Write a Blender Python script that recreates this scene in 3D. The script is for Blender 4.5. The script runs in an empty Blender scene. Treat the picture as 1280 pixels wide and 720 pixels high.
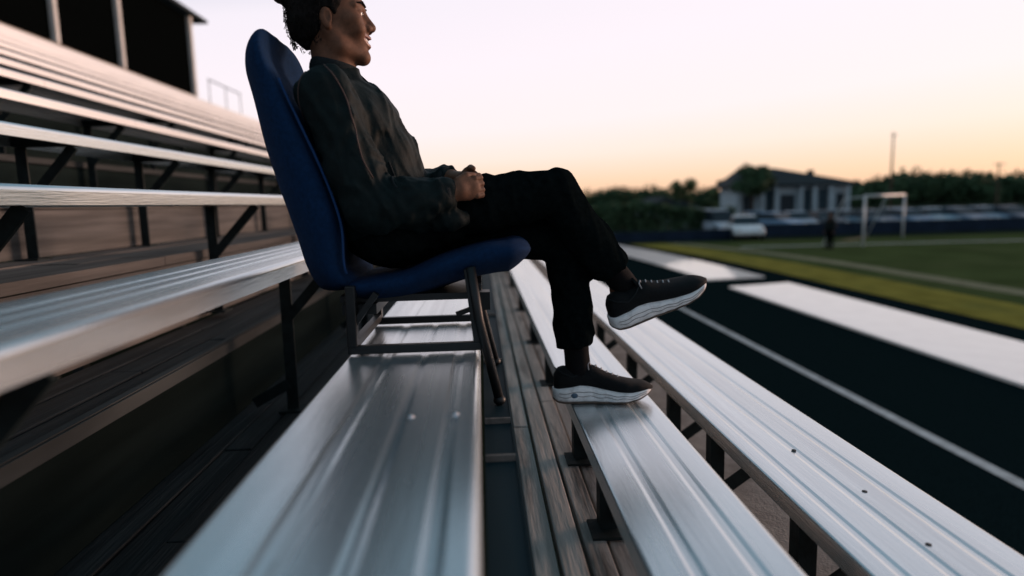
import bpy, bmesh, math, random
import numpy as np
from mathutils import Vector, Matrix
random.seed(4)
rng = np.random.default_rng(4)
S = bpy.context.scene
COL = S.collection
ZC = 2.6                      # camera height above the track
PI = math.pi
R = math.radians

# ------------------------------------------------------------------ materials
def new_mat(name):
    m = bpy.data.materials.new(name); m.use_nodes = True
    nt = m.node_tree
    return m, nt, nt.nodes, nt.links, nt.nodes['Principled BSDF']

def mat(name, col, rough=0.6, metal=0.0, spec=0.5, var=0.25, scale=12.0, bump=0.0, bscale=60.0, stretch=None,
        sheen=0.0, dark=None, dscale=3.0, damt=0.0, rvar=0.0, coat=0.0):
    """principled surface with procedural colour variation, stains and bump"""
    m, nt, N, L, p = new_mat(name)
    p.inputs['Roughness'].default_value = rough
    p.inputs['Metallic'].default_value = metal
    p.inputs['Specular IOR Level'].default_value = spec
    p.inputs['Sheen Weight'].default_value = sheen
    p.inputs['Coat Weight'].default_value = coat
    tc = N.new('ShaderNodeTexCoord'); mp = N.new('ShaderNodeMapping')
    L.new(tc.outputs['Object'], mp.inputs['Vector'])
    if stretch: mp.inputs['Scale'].default_value = stretch
    n = N.new('ShaderNodeTexNoise'); n.inputs['Scale'].default_value = scale; n.inputs['Detail'].default_value = 6
    L.new(mp.outputs['Vector'], n.inputs['Vector'])
    r = N.new('ShaderNodeValToRGB')
    e = r.color_ramp.elements
    e[0].position = 0.3; e[1].position = 0.7
    e[0].color = [c * (1 - var) for c in col] + [1]; e[1].color = [min(1, c * (1 + var)) for c in col] + [1]
    L.new(n.outputs['Fac'], r.inputs['Fac'])
    out = r.outputs['Color']
    if dark is not None:
        n2 = N.new('ShaderNodeTexNoise'); n2.inputs['Scale'].default_value = dscale; n2.inputs['Detail'].default_value = 8
        n2.inputs['Roughness'].default_value = 0.65
        L.new(mp.outputs['Vector'], n2.inputs['Vector'])
        r2 = N.new('ShaderNodeValToRGB'); r2.color_ramp.elements[0].position = 0.52; r2.color_ramp.elements[1].position = 0.68
        r2.color_ramp.elements[0].color = (0, 0, 0, 1); r2.color_ramp.elements[1].color = (damt,) * 3 + (1,)
        L.new(n2.outputs['Fac'], r2.inputs['Fac'])
        mx = N.new('ShaderNodeMix'); mx.data_type = 'RGBA'
        L.new(r2.outputs['Color'], mx.inputs[0]); L.new(out, mx.inputs[6]); mx.inputs[7].default_value = list(dark) + [1]
        out = mx.outputs[2]
    L.new(out, p.inputs['Base Color'])
    if rvar:
        mr = N.new('ShaderNodeMapRange'); mr.inputs[3].default_value = rough - rvar; mr.inputs[4].default_value = rough + rvar
        n3 = N.new('ShaderNodeTexNoise'); n3.inputs['Scale'].default_value = dscale * 1.7; n3.inputs['Detail'].default_value = 7
        L.new(mp.outputs['Vector'], n3.inputs['Vector'])
        L.new(n3.outputs['Fac'], mr.inputs[0]); L.new(mr.outputs[0], p.inputs['Roughness'])
    if bump:
        nb = N.new('ShaderNodeTexNoise'); nb.inputs['Scale'].default_value = bscale; nb.inputs['Detail'].default_value = 4
        L.new(mp.outputs['Vector'], nb.inputs['Vector'])
        b = N.new('ShaderNodeBump'); b.inputs['Strength'].default_value = bump; b.inputs['Distance'].default_value = 0.01
        L.new(nb.outputs['Fac'], b.inputs['Height']); L.new(b.outputs['Normal'], p.inputs['Normal'])
    return m

M = {}
M['alu'] = mat('brushed_aluminium', (0.64, 0.685, 0.70), rough=0.26, metal=0.80, var=0.07, scale=22, stretch=(1, 0.035, 1),
               bump=0.07, bscale=240, dark=(0.40, 0.43, 0.45), dscale=6, damt=0.55, rvar=0.07)
M['alu_far'] = mat('aged_aluminium', (0.72, 0.705, 0.69), rough=0.42, metal=0.65, var=0.08, scale=20, stretch=(1, 0.05, 1),
                   dark=(0.4, 0.4, 0.4), dscale=2, damt=0.4, rvar=0.06)
M['steel'] = mat('dark_painted_steel', (0.010, 0.017, 0.018), rough=0.62, spec=0.25, var=0.4, scale=25, bump=0.1, bscale=90)
M['frame'] = mat('black_tube_steel', (0.008, 0.009, 0.010), rough=0.45, spec=0.35, var=0.3, scale=30)
M['panel'] = mat('dark_teal_panel', (0.009, 0.025, 0.032), rough=0.7, spec=0.12, var=0.25, scale=8, stretch=(1, .1, 1))
M['wood'] = mat('weathered_plank', (0.60, 0.53, 0.485), rough=0.9, spec=0.12, var=0.22, scale=26, stretch=(1, 0.09, 1),
                bump=0.5, bscale=70, dark=(0.07, 0.06, 0.055), dscale=9, damt=0.9)
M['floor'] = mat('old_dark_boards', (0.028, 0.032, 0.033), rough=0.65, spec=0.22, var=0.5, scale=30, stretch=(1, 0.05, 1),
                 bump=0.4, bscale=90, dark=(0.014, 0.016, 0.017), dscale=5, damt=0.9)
M['riser_shaded'] = mat('shade_toned_riser', (0.013, 0.020, 0.019), rough=1.0, spec=0.02, var=0.3, scale=10, stretch=(1, .1, 1))  # dark copy of the riser boards, shade put into the colour
M['lit_nosing'] = mat('lit_grey_nosing', (0.062, 0.068, 0.068), rough=0.7, spec=0.2, var=0.5, scale=6, stretch=(1, .2, 1))  # lit band along the planks' front edge, put into the strip's colour
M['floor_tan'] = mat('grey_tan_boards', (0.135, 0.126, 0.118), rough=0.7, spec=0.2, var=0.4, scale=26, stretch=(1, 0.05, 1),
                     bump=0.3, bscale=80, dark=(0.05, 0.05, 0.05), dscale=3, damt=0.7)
M['concrete'] = mat('pale_concrete', (0.34, 0.32, 0.30), rough=0.9, spec=0.2, var=0.2, scale=14, bump=0.3, bscale=120,
                    dark=(0.16, 0.15, 0.14), dscale=4, damt=0.6)
M['bolt'] = mat('zinc_bolt', (0.6, 0.6, 0.62), rough=0.3, metal=1.0, var=0.05)
M['hole'] = mat('dark_screw', (0.02, 0.02, 0.02), rough=0.6, var=0.1)
M['fabric'] = mat('blue_upholstery', (0.0040, 0.0215, 0.064), rough=0.95, spec=0.12, var=0.22, scale=90, bump=0.35, bscale=700, sheen=0.0,
                  dark=(0.003, 0.016, 0.047), dscale=7, damt=0.6)
M['piping'] = mat('blue_piping', (0.008, 0.036, 0.115), rough=0.8, spec=0.2, var=0.15, scale=200)
M['skin'] = mat('brown_skin', (0.135, 0.060, 0.034), rough=0.62, spec=0.22, var=0.25, scale=60, bump=0.15, bscale=420)
M['lips'] = mat('lips', (0.17, 0.05, 0.04), rough=0.4, var=0.1)
M['hair'] = mat('black_hair', (0.009, 0.0075, 0.007), rough=0.85, spec=0.10, var=0.4, scale=120, bump=0.3, bscale=240)
M['jacket'] = mat('dark_jacket_nylon', (0.0045, 0.0095, 0.0100), rough=0.7, spec=0.12, var=0.3, scale=40, bump=0.25, bscale=55)
M['jacket_trim'] = mat('dark_rib_knit', (0.011, 0.015, 0.017), rough=0.85, spec=0.2, var=0.3, scale=200, bump=0.4, bscale=400)
M['seam'] = mat('red_brown_seam', (0.045, 0.022, 0.018), rough=0.7, var=0.2)
M['trousers'] = mat('black_trousers', (0.0036, 0.0054, 0.0058), rough=1.0, spec=0.0, var=0.3, scale=60, bump=0.35, bscale=45)
M['sock'] = mat('black_sock', (0.006, 0.006, 0.007), rough=0.9, spec=0.1, var=0.3, scale=300, bump=0.4, bscale=500)
M['shoe'] = mat('black_knit_shoe', (0.0045, 0.0058, 0.0068), rough=0.8, spec=0.18, var=0.35, scale=180, bump=0.4, bscale=420)
M['sole'] = mat('white_foam_sole', (0.80, 0.79, 0.79), rough=0.7, spec=0.3, var=0.06, scale=40, bump=0.2, bscale=120, dark=(0.30, 0.28, 0.27), dscale=30, damt=0.45)
M['outsole'] = mat('brown_rubber_outsole', (0.09, 0.065, 0.05), rough=0.8, var=0.4, scale=60)
M['groove'] = mat('grey_sole_groove', (0.22, 0.21, 0.21), rough=0.8, var=0.3)
M['gel'] = mat('blue_grey_gel', (0.05, 0.09, 0.14), rough=0.25, var=0.1)
M['lace'] = mat('grey_lace', (0.35, 0.36, 0.38), rough=0.8, var=0.1)
M['white'] = mat('eye_white', (0.7, 0.66, 0.62), rough=0.2, var=0.03)
M['iris'] = mat('dark_iris', (0.02, 0.01, 0.006), rough=0.15, var=0.1)
M['track'] = mat('dark_rubber_track', (0.0055, 0.0115, 0.0125), rough=1.0, spec=0.0, var=0.45, scale=60, bump=0.3, bscale=200)
M['line'] = mat('worn_white_line', (0.42, 0.43, 0.43), rough=0.9, spec=0.1, var=0.25, scale=6)
M['path'] = mat('white_concrete_path', (0.86, 0.79, 0.74), rough=0.36, spec=0.5, var=0.06, scale=2.2, bump=0.08, bscale=60, rvar=0.08, coat=0.7)
M['lawn'] = mat('mown_field', (0.058, 0.075, 0.028), rough=1.0, spec=0.0, var=0.25, scale=0.5, bump=0.6, bscale=25, dark=(0.070, 0.075, 0.034), dscale=0.25, damt=0.6)
M['dry'] = mat('yellowed_grass', (0.20, 0.17, 0.038), rough=1.0, spec=0.0, var=0.25, scale=1.2, bump=0.6, bscale=25, dark=(0.115, 0.12, 0.036), dscale=0.5, damt=0.7)
M['kerb'] = mat('sandy_kerb', (0.20, 0.185, 0.12), rough=1.0, spec=0.0, var=0.2, scale=2)
M['earth'] = mat('dark_ground', (0.018, 0.024, 0.016), rough=1.0, spec=0.0, var=0.4, scale=0.4)
M['asphalt'] = mat('parking_asphalt', (0.03, 0.034, 0.04), rough=1.0, spec=0.02, var=0.25, scale=2)
M['leaf'] = mat('dark_leaves', (0.048, 0.085, 0.042), rough=0.8, spec=0.15, var=0.5, scale=0.9)
M['leaf2'] = mat('olive_leaves', (0.075, 0.105, 0.045), rough=0.8, spec=0.15, var=0.5, scale=0.9)
M['bark'] = mat('bark', (0.05, 0.04, 0.03), rough=0.9, spec=0.1, var=0.4, scale=8)
M['roof'] = mat('dark_shingle_roof', (0.022, 0.030, 0.034), rough=0.85, spec=0.15, var=0.3, scale=6)
M['stucco'] = mat('pale_stucco', (0.38, 0.45, 0.49), rough=0.9, spec=0.2, var=0.12, scale=1.5)
M['shade_and_frame'] = mat('blue_grey_shade_frame', (0.035, 0.055, 0.068), rough=0.9, spec=0.2, var=0.2, scale=2)
M['glass'] = mat('dark_window_glass', (0.015, 0.024, 0.032), rough=0.45, spec=0.25, var=0.1)
M['tan'] = mat('weathered_tan_board', (0.36, 0.31, 0.265), rough=0.75, spec=0.25, var=0.15, scale=2, stretch=(1, .2, 1))
M['post'] = mat('pale_painted_post', (0.55, 0.53, 0.50), rough=0.6, var=0.1, scale=4)
M['black'] = mat('black_interior', (0.0018, 0.0024, 0.0024), rough=1.0, spec=0.0, var=0.2)  # near black: shade inside the press box is put into the colour
M['screen'] = mat('navy_windscreen', (0.012, 0.022, 0.040), rough=0.9, spec=0.1, var=0.25, scale=1.5)
M['goal'] = mat('white_goal_paint', (0.55, 0.57, 0.57), rough=0.4, var=0.04)
M['tyre'] = mat('tyre', (0.015, 0.015, 0.015), rough=0.85, var=0.2)
M['lamp'] = mat('headlight_glass', (0.6, 0.6, 0.6), rough=0.15, var=0.05)

def paint(name, col): return mat(name, col, rough=0.5, spec=0.3, var=0.08, scale=2)

# ------------------------------------------------------------------ object helpers
def put(name, me, m=None, parent=None, smooth=False):
    o = bpy.data.objects.new(name, me); COL.objects.link(o)
    if m is not None: me.materials.append(M[m] if isinstance(m, str) else m)
    if parent is not None: o.parent = parent
    if smooth:
        me.polygons.foreach_set('use_smooth', [True] * len(me.polygons)); me.update()
    return o

def tag(o, label=None, cat=None, group=None, kind=None):
    if label: o['label'] = label
    if cat: o['category'] = cat
    if group: o['group'] = group
    if kind: o['kind'] = kind
    return o

def empty(name, label, cat, loc=(0, 0, 0), rz=0.0, group=None):
    o = bpy.data.objects.new(name, None); COL.objects.link(o)
    o.location = loc; o.rotation_euler = (0, 0, rz); o.empty_display_size = 0.1
    return tag(o, label, cat, group)

class MB:
    """mesh builder collecting boxes, tubes, prisms into one mesh"""
    def __init__(s): s.v = []; s.f = []
    def add(s, vs, fs):
        b = len(s.v); s.v += [tuple(v) for v in vs]; s.f += [tuple(i + b for i in f) for f in fs]; return s
    def box(s, x0, x1, y0, y1, z0, z1):
        return s.add([(x0, y0, z0), (x1, y0, z0), (x1, y1, z0), (x0, y1, z0), (x0, y0, z1), (x1, y0, z1), (x1, y1, z1), (x0, y1, z1)],
                     [(0, 3, 2, 1), (4, 5, 6, 7), (0, 1, 5, 4), (1, 2, 6, 5), (2, 3, 7, 6), (3, 0, 4, 7)])
    def bar(s, a, b, w, d=None, up=(0, 0, 1)):
        """rectangular bar from a to b"""
        a = Vector(a); b = Vector(b); d = d or w
        t = (b - a).normalized(); u = Vector(up)
        if abs(t.dot(u)) > 0.95: u = Vector((1, 0, 0))
        x = t.cross(u).normalized() * w / 2; y = x.cross(t).normalized() * d / 2
        vs = [a - x - y, a + x - y, a + x + y, a - x + y, b - x - y, b + x - y, b + x + y, b - x + y]
        return s.add(vs, [(0, 3, 2, 1), (4, 5, 6, 7), (0, 1, 5, 4), (1, 2, 6, 5), (2, 3, 7, 6), (3, 0, 4, 7)])
    def tube(s, pts, r, n=10):
        pts = [Vector(p) for p in pts]
        rs = r if isinstance(r, (list, tuple)) else [r] * len(pts)
        vs = []; fs = []; prev = None
        for i, p in enumerate(pts):
            t = (pts[min(i + 1, len(pts) - 1)] - pts[max(i - 1, 0)]).normalized()
            u = prev if prev is not None else (Vector((0, 0, 1)) if abs(t.z) < 0.9 else Vector((1, 0, 0)))
            x = (u - t * u.dot(t)).normalized(); prev = x; y = t.cross(x)
            for k in range(n):
                a = 2 * PI * k / n; vs.append(p + (x * math.cos(a) + y * math.sin(a)) * rs[i])
        for i in range(len(pts) - 1):
            for k in range(n):
                k2 = (k + 1) % n
                fs.append((i * n + k, i * n + k2, (i + 1) * n + k2, (i + 1) * n + k))
        fs.append(tuple(range(n - 1, -1, -1))); fs.append(tuple((len(pts) - 1) * n + k for k in range(n)))
        return s.add(vs, fs)
    def prism(s, poly, y0, y1):
        """closed outline of (x, z) points extruded along y"""
        n = len(poly)
        vs = [(x, y0, z) for x, z in poly] + [(x, y1, z) for x, z in poly]
        fs = [(i, (i + 1) % n, n + (i + 1) % n, n + i) for i in range(n)]
        fs += [tuple(range(n - 1, -1, -1)), tuple(range(n, 2 * n))]
        return s.add(vs, fs)
    def ball(s, c, r, nu=12, nv=8):
        r = r if isinstance(r, (tuple, list)) else (r, r, r)
        vs = [(c[0], c[1], c[2] + r[2])]; fs = []
        for j in range(1, nv):
            b = PI * j / nv
            for i in range(nu):
                a = 2 * PI * i / nu
                vs.append((c[0] + r[0] * math.sin(b) * math.cos(a), c[1] + r[1] * math.sin(b) * math.sin(a), c[2] + r[2] * math.cos(b)))
        vs.append((c[0], c[1], c[2] - r[2])); e = len(vs) - 1
        for i in range(nu):
            fs.append((0, 1 + i, 1 + (i + 1) % nu)); fs.append((e, e - nu + (i + 1) % nu, e - nu + i))
            for j in range(nv - 2):
                a = 1 + j * nu + i; b = 1 + j * nu + (i + 1) % nu
                fs.append((a, a + nu, b + nu, b))
        return s.add(vs, fs)
    def mesh(s, name, fix=True):
        me = bpy.data.meshes.new(name); me.from_pydata(s.v, [], s.f); me.update()
        if fix:
            bm = bmesh.new(); bm.from_mesh(me); bmesh.ops.recalc_face_normals(bm, faces=bm.faces); bm.to_mesh(me); bm.free()
        return me
    def build(s, name, m, parent=None, smooth=False, bevel=0.0, fix=True):
        o = put(name, s.mesh(name, fix), m, parent, smooth)
        if bevel:
            b = o.modifiers.new('bevel', 'BEVEL'); b.width = bevel; b.segments = 2; b.limit_method = 'ANGLE'; b.angle_limit = R(40)
        return o

# ------------------------------------------------------------------ signed distance modelling (smooth bodies)
def axis(lo, hi, coarse, fine=()):
    """coordinates from lo to hi with finer spacing inside the given (a, b, step) ranges"""
    out = [lo]
    while out[-1] < hi:
        x = out[-1]; st = coarse
        for a, b, f in fine:
            if a - 1e-6 <= x <= b: st = min(st, f)
            elif x < a < x + st: st = max(a - x, f)
        out.append(x + st)
    return np.array(out, dtype=np.float32)

class SDF:
    def __init__(s, xs, ys, zs):
        s.ax = (xs, ys, zs); s.d = np.full((len(xs), len(ys), len(zs)), 0.25, dtype=np.float32)
    def _box(s, lo, hi):
        sl = []
        for a, l, h in zip(s.ax, lo, hi):
            i = max(0, int(np.searchsorted(a, l)) - 1); j = min(len(a), int(np.searchsorted(a, h)) + 1); sl.append(slice(i, max(j, i)))
        P = [s.ax[0][sl[0]][:, None, None], s.ax[1][sl[1]][None, :, None], s.ax[2][sl[2]][None, None, :]]
        return tuple(sl), P
    def op(s, lo, hi, fn, k=0.01, sub=False, m=0.04):
        sl, P = s._box([l - m for l in lo], [h + m for h in hi])
        cur = s.d[sl]
        if cur.size == 0: return s
        v = fn(*P).astype(np.float32)
        if sub: v = -v; h = np.clip(0.5 - 0.5 * (cur - v) / k, 0, 1); s.d[sl] = cur * (1 - h) + v * h + k * h * (1 - h)
        else: h = np.clip(0.5 + 0.5 * (v - cur) / k, 0, 1); s.d[sl] = v * (1 - h) + cur * h - k * h * (1 - h)
        return s
    def cap(s, a, b, ra, rb, k=0.012, cut=None, sub=False, disp=None):
        a = np.array(a, float); b = np.array(b, float); ba = b - a; L2 = float(ba @ ba) + 1e-12; r = max(ra, rb)
        def fn(x, y, z):
            t = np.clip(((x - a[0]) * ba[0] + (y - a[1]) * ba[1] + (z - a[2]) * ba[2]) / L2, 0, 1)
            d = np.sqrt((x - a[0] - t * ba[0]) ** 2 + (y - a[1] - t * ba[1]) ** 2 + (z - a[2] - t * ba[2]) ** 2) - (ra + (rb - ra) * t)
            if disp is not None: d = d - disp(x, y, z, t)
            if cut is not None:
                for (c, n) in cut: d = np.maximum(d, (x - c[0]) * n[0] + (y - c[1]) * n[1] + (z - c[2]) * n[2])
            return d
        return s.op(np.minimum(a, b) - r, np.maximum(a, b) + r, fn, k, sub)
    def chain(s, pts, rs, k=0.012, **kw):
        for i in range(len(pts) - 1): s.cap(pts[i], pts[i + 1], rs[i], rs[i + 1], k, **kw)
        return s
    def ell(s, c, r, k=0.012, rot=None, sub=False):
        c = np.array(c, float); r = np.array(r, float); m = float(max(r))
        Mx = np.array(rot, float) if rot is not None else np.eye(3)      # rows: local axes
        def fn(x, y, z):
            q = [(x - c[0]) * Mx[i][0] + (y - c[1]) * Mx[i][1] + (z - c[2]) * Mx[i][2] for i in range(3)]
            k0 = np.sqrt(sum((q[i] / r[i]) ** 2 for i in range(3))); k1 = np.sqrt(sum((q[i] / r[i] ** 2) ** 2 for i in range(3))) + 1e-9
            return k0 * (k0 - 1) / k1
        return s.op(c - m, c + m, fn, k, sub)
    def cut(s, fn):
        X, Y, Z = s.ax[0][:, None, None], s.ax[1][None, :, None], s.ax[2][None, None, :]
        s.d = np.maximum(s.d, fn(X, Y, Z)).astype(np.float32); return s
    def displace(s, fn):
        X, Y, Z = s.ax[0][:, None, None], s.ax[1][None, :, None], s.ax[2][None, None, :]
        near = np.abs(s.d) < 0.06
        dd = np.broadcast_to(fn(X, Y, Z), s.d.shape)
        s.d = np.where(near, s.d - dd, s.d).astype(np.float32); return s
    def mesh(s, name, relax=2):
        d = s.d; nx, ny, nz = d.shape; ins = d < 0
        c = np.zeros((nx - 1, ny - 1, nz - 1), np.int8)
        for i in (0, 1):
            for j in (0, 1):
                for k in (0, 1): c += ins[i:nx - 1 + i, j:ny - 1 + j, k:nz - 1 + k]
        act = np.argwhere((c > 0) & (c < 8))
        acc = np.zeros((len(act), 3)); cnt = np.zeros(len(act))
        A = [a.astype(float) for a in s.ax]
        cor = [(i, j, k) for i in (0, 1) for j in (0, 1) for k in (0, 1)]
        for a in cor:
            for axi in range(3):
                if a[axi]: continue
                b = list(a); b[axi] = 1
                ia = act + np.array(a); ib = act + np.array(b)
                da = d[ia[:, 0], ia[:, 1], ia[:, 2]].astype(float); db = d[ib[:, 0], ib[:, 1], ib[:, 2]].astype(float)
                m = (da < 0) != (db < 0)
                t = np.where(m, da / np.where(m, da - db, 1), 0)
                for q in range(3):
                    pa = A[q][ia[:, q]]; pb = A[q][ib[:, q]]
                    acc[:, q] += np.where(m, pa + t * (pb - pa), 0)
                cnt += m
        V = acc / cnt[:, None]
        idx = np.full(c.shape, -1, np.int64); idx[act[:, 0], act[:, 1], act[:, 2]] = np.arange(len(act))
        quads = []
        for axi in range(3):
            o1, o2 = (axi + 1) % 3, (axi + 2) % 3
            lo = [slice(None)] * 3; hi = [slice(None)] * 3
            lo[axi] = slice(0, -1); hi[axi] = slice(1, None)
            fl = ins[tuple(lo)] != ins[tuple(hi)]
            e = np.argwhere(fl)
            e = e[(e[:, o1] > 0) & (e[:, o2] > 0) & (e[:, o1] < d.shape[o1] - 1) & (e[:, o2] < d.shape[o2] - 1)]
            sgn = ins[e[:, 0], e[:, 1], e[:, 2]]
            cs = []
            for (u, w) in ((1, 1), (0, 1), (0, 0), (1, 0)):
                q = e.copy(); q[:, o1] -= u; q[:, o2] -= w; cs.append(idx[q[:, 0], q[:, 1], q[:, 2]])
            Q = np.stack(cs, 1); Q[~sgn] = Q[~sgn][:, ::-1]; quads.append(Q)
        Q = np.concatenate(quads)
        E = np.concatenate([Q[:, [0, 1]], Q[:, [1, 2]], Q[:, [2, 3]], Q[:, [3, 0]]])
        for _ in range(relax):
            sm = np.zeros_like(V); n = np.zeros(len(V))
            np.add.at(sm, E[:, 0], V[E[:, 1]]); np.add.at(n, E[:, 0], 1)
            np.add.at(sm, E[:, 1], V[E[:, 0]]); np.add.at(n, E[:, 1], 1)
            V = V * 0.5 + 0.5 * sm / np.maximum(n, 1)[:, None]
        me = bpy.data.meshes.new(name)
        me.from_pydata(V.tolist(), [], Q.tolist()); me.update()
        return me

def waves(seed, f, n=6):
    g = np.random.default_rng(seed); K = g.normal(size=(n, 3)); K /= np.linalg.norm(K, axis=1)[:, None]
    K *= f * (0.7 + 0.8 * g.random((n, 1))); ph = g.random(n) * 6.28
    return lambda x, y, z: sum(np.sin(K[i][0] * x + K[i][1] * y + K[i][2] * z + ph[i]) for i in range(n)) / n

# ------------------------------------------------------------------ world, sun, camera
w = bpy.data.worlds.new('World'); S.world = w; w.use_nodes = True
N, L = w.node_tree.nodes, w.node_tree.links
bg = N['Background']
SUN = Vector((0.92, 0.37, 0.085)).normalized()
tc = N.new('ShaderNodeTexCoord'); sx = N.new('ShaderNodeSeparateXYZ'); L.new(tc.outputs['Generated'], sx.inputs[0])
d2 = N.new('ShaderNodeVectorMath'); d2.operation = 'DOT_PRODUCT'; L.new(tc.outputs['Generated'], d2.inputs[0]); d2.inputs[1].default_value = Vector((0.9, 0.42, 0)).normalized()
m1 = N.new('ShaderNodeMath'); m1.operation = 'MULTIPLY_ADD'; L.new(d2.outputs['Value'], m1.inputs[0]); m1.inputs[1].default_value = -0.62; m1.inputs[2].default_value = 1.26
m2 = N.new('ShaderNodeMath'); m2.operation = 'MULTIPLY'; L.new(m1.outputs[0], m2.inputs[0]); L.new(sx.outputs['Z'], m2.inputs[1])      # the glow reaches higher towards the sunset
ramp = N.new('ShaderNodeValToRGB'); L.new(m2.outputs[0], ramp.inputs['Fac'])
cr = ramp.color_ramp
def fill(cr, stops):
    while len(cr.elements) < len(stops): cr.elements.new(0.5)
    for e, (p, c) in zip(cr.elements, stops): e.position = p; e.color = c + (1,)
fill(cr, [(0.0, (0.97, 0.57, 0.36)), (0.028, (1.0, 0.70, 0.50)), (0.065, (1.0, 0.83, 0.74)), (0.11, (1.0, 0.885, 0.895)), (0.20, (0.99, 0.895, 0.955)),
          (0.31, (0.94, 0.87, 0.95)), (0.43, (0.53, 0.57, 0.67)), (0.57, (0.18, 0.32, 0.42)), (1.0, (0.12, 0.235, 0.30))])
ramp2 = N.new('ShaderNodeValToRGB'); L.new(sx.outputs['Z'], ramp2.inputs['Fac'])       # the cooler sky away from the sunset
fill(ramp2.color_ramp, [(0.0, (0.40, 0.43, 0.50)), (0.3, (0.36, 0.43, 0.53)), (0.7, (0.17, 0.29, 0.38)), (1.0, (0.12, 0.235, 0.30))])
dt = N.new('ShaderNodeVectorMath'); dt.operation = 'DOT_PRODUCT'
L.new(tc.outputs['Generated'], dt.inputs[0]); dt.inputs[1].default_value = Vector((0.72, 0.69, 0)).normalized()
mr = N.new('ShaderNodeMapRange'); mr.inputs[1].default_value = -0.62; mr.inputs[2].default_value = 0.34
mr.inputs[3].default_value = 0.0; mr.inputs[4].default_value = 1.0; mr.interpolation_type = 'SMOOTHSTEP'
L.new(dt.outputs['Value'], mr.inputs[0])
mul = N.new('ShaderNodeMix'); mul.data_type = 'RGBA'; L.new(mr.outputs[0], mul.inputs[0]); L.new(ramp2.outputs['Color'], mul.inputs[6]); L.new(ramp.outputs['Color'], mul.inputs[7])
sky = N.new('ShaderNodeTexSky'); sky.sky_type = 'NISHITA'; sky.sun_disc = False
sky.sun_elevation = math.asin(SUN.z); sky.sun_rotation = math.atan2(SUN.x, SUN.y)
sk = N.new('ShaderNodeVectorMath'); sk.operation = 'SCALE'; sk.inputs['Scale'].default_value = 0.012; L.new(sky.outputs['Color'], sk.inputs[0])
ad = N.new('ShaderNodeVectorMath'); ad.operation = 'ADD'; L.new(mul.outputs[2], ad.inputs[0]); L.new(sk.outputs[0], ad.inputs[1])
L.new(ad.outputs[0], bg.inputs['Color']); bg.inputs['Strength'].default_value = 1.0

sl = bpy.data.lights.new('sun', 'SUN'); so = bpy.data.objects.new('sun', sl); COL.objects.link(so)
sl.energy = 3.3; sl.angle = R(20); sl.color = (1.0, 0.62, 0.46)
so.rotation_euler = (-SUN).to_track_quat('-Z', 'Y').to_euler(); so.location = (20, 10, 12)

cam = bpy.data.cameras.new('camera'); co = bpy.data.objects.new('camera', cam); COL.objects.link(co); S.camera = co
cam.sensor_width = 36; cam.lens = 22.5; cam.clip_start = 0.02; cam.clip_end = 3000
yaw, pitch, roll = R(2.642), R(7.5485), R(1.5)
f = Vector((math.sin(yaw) * math.cos(pitch), math.cos(yaw) * math.cos(pitch), -math.sin(pitch)))
r_ = Vector((math.cos(yaw), -math.sin(yaw), 0)); u_ = r_.cross(f)
r2 = r_ * math.cos(roll) - u_ * math.sin(roll); u2 = u_ * math.cos(roll) + r_ * math.sin(roll)
co.matrix_world = Matrix(((r2.x, u2.x, -f.x, 0), (r2.y, u2.y, -f.y, 0), (r2.z, u2.z, -f.z, ZC), (0, 0, 0, 1)))
cam.dof.use_dof = True; cam.dof.focus_distance = 1.86; cam.dof.aperture_fstop = 1.15; cam.dof.aperture_blades = 0
vs_ = S.view_settings; vs_.view_transform = 'Standard'; vs_.look = 'None'; vs_.exposure = 0.0; vs_.gamma = 1.0

def C(x, y, z): return (x, y, z + ZC)          # heights measured from the camera

# ------------------------------------------------------------------ ground, track, field
def sheet(name, poly, z, m, label, cat, t=None):
    """flat ground sheet following a polygon; thin sheets are stacked 4 mm apart"""
    me = bpy.data.meshes.new(name); me.from_pydata([(x, y, z) for x, y in poly], [], [tuple(range(len(poly)))]); me.update()
    o = put(name, me, m); return tag(o, label, cat, kind='structure')

g = MB(); g.add([(-900, -900, 0), (900, -900, 0), (900, 900, 0), (-900, 900, 0)], [(0, 1, 2, 3)])
tag(g.build('ground', 'earth'), 'dark bare ground around and beyond the field', 'ground', kind='structure')

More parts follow.
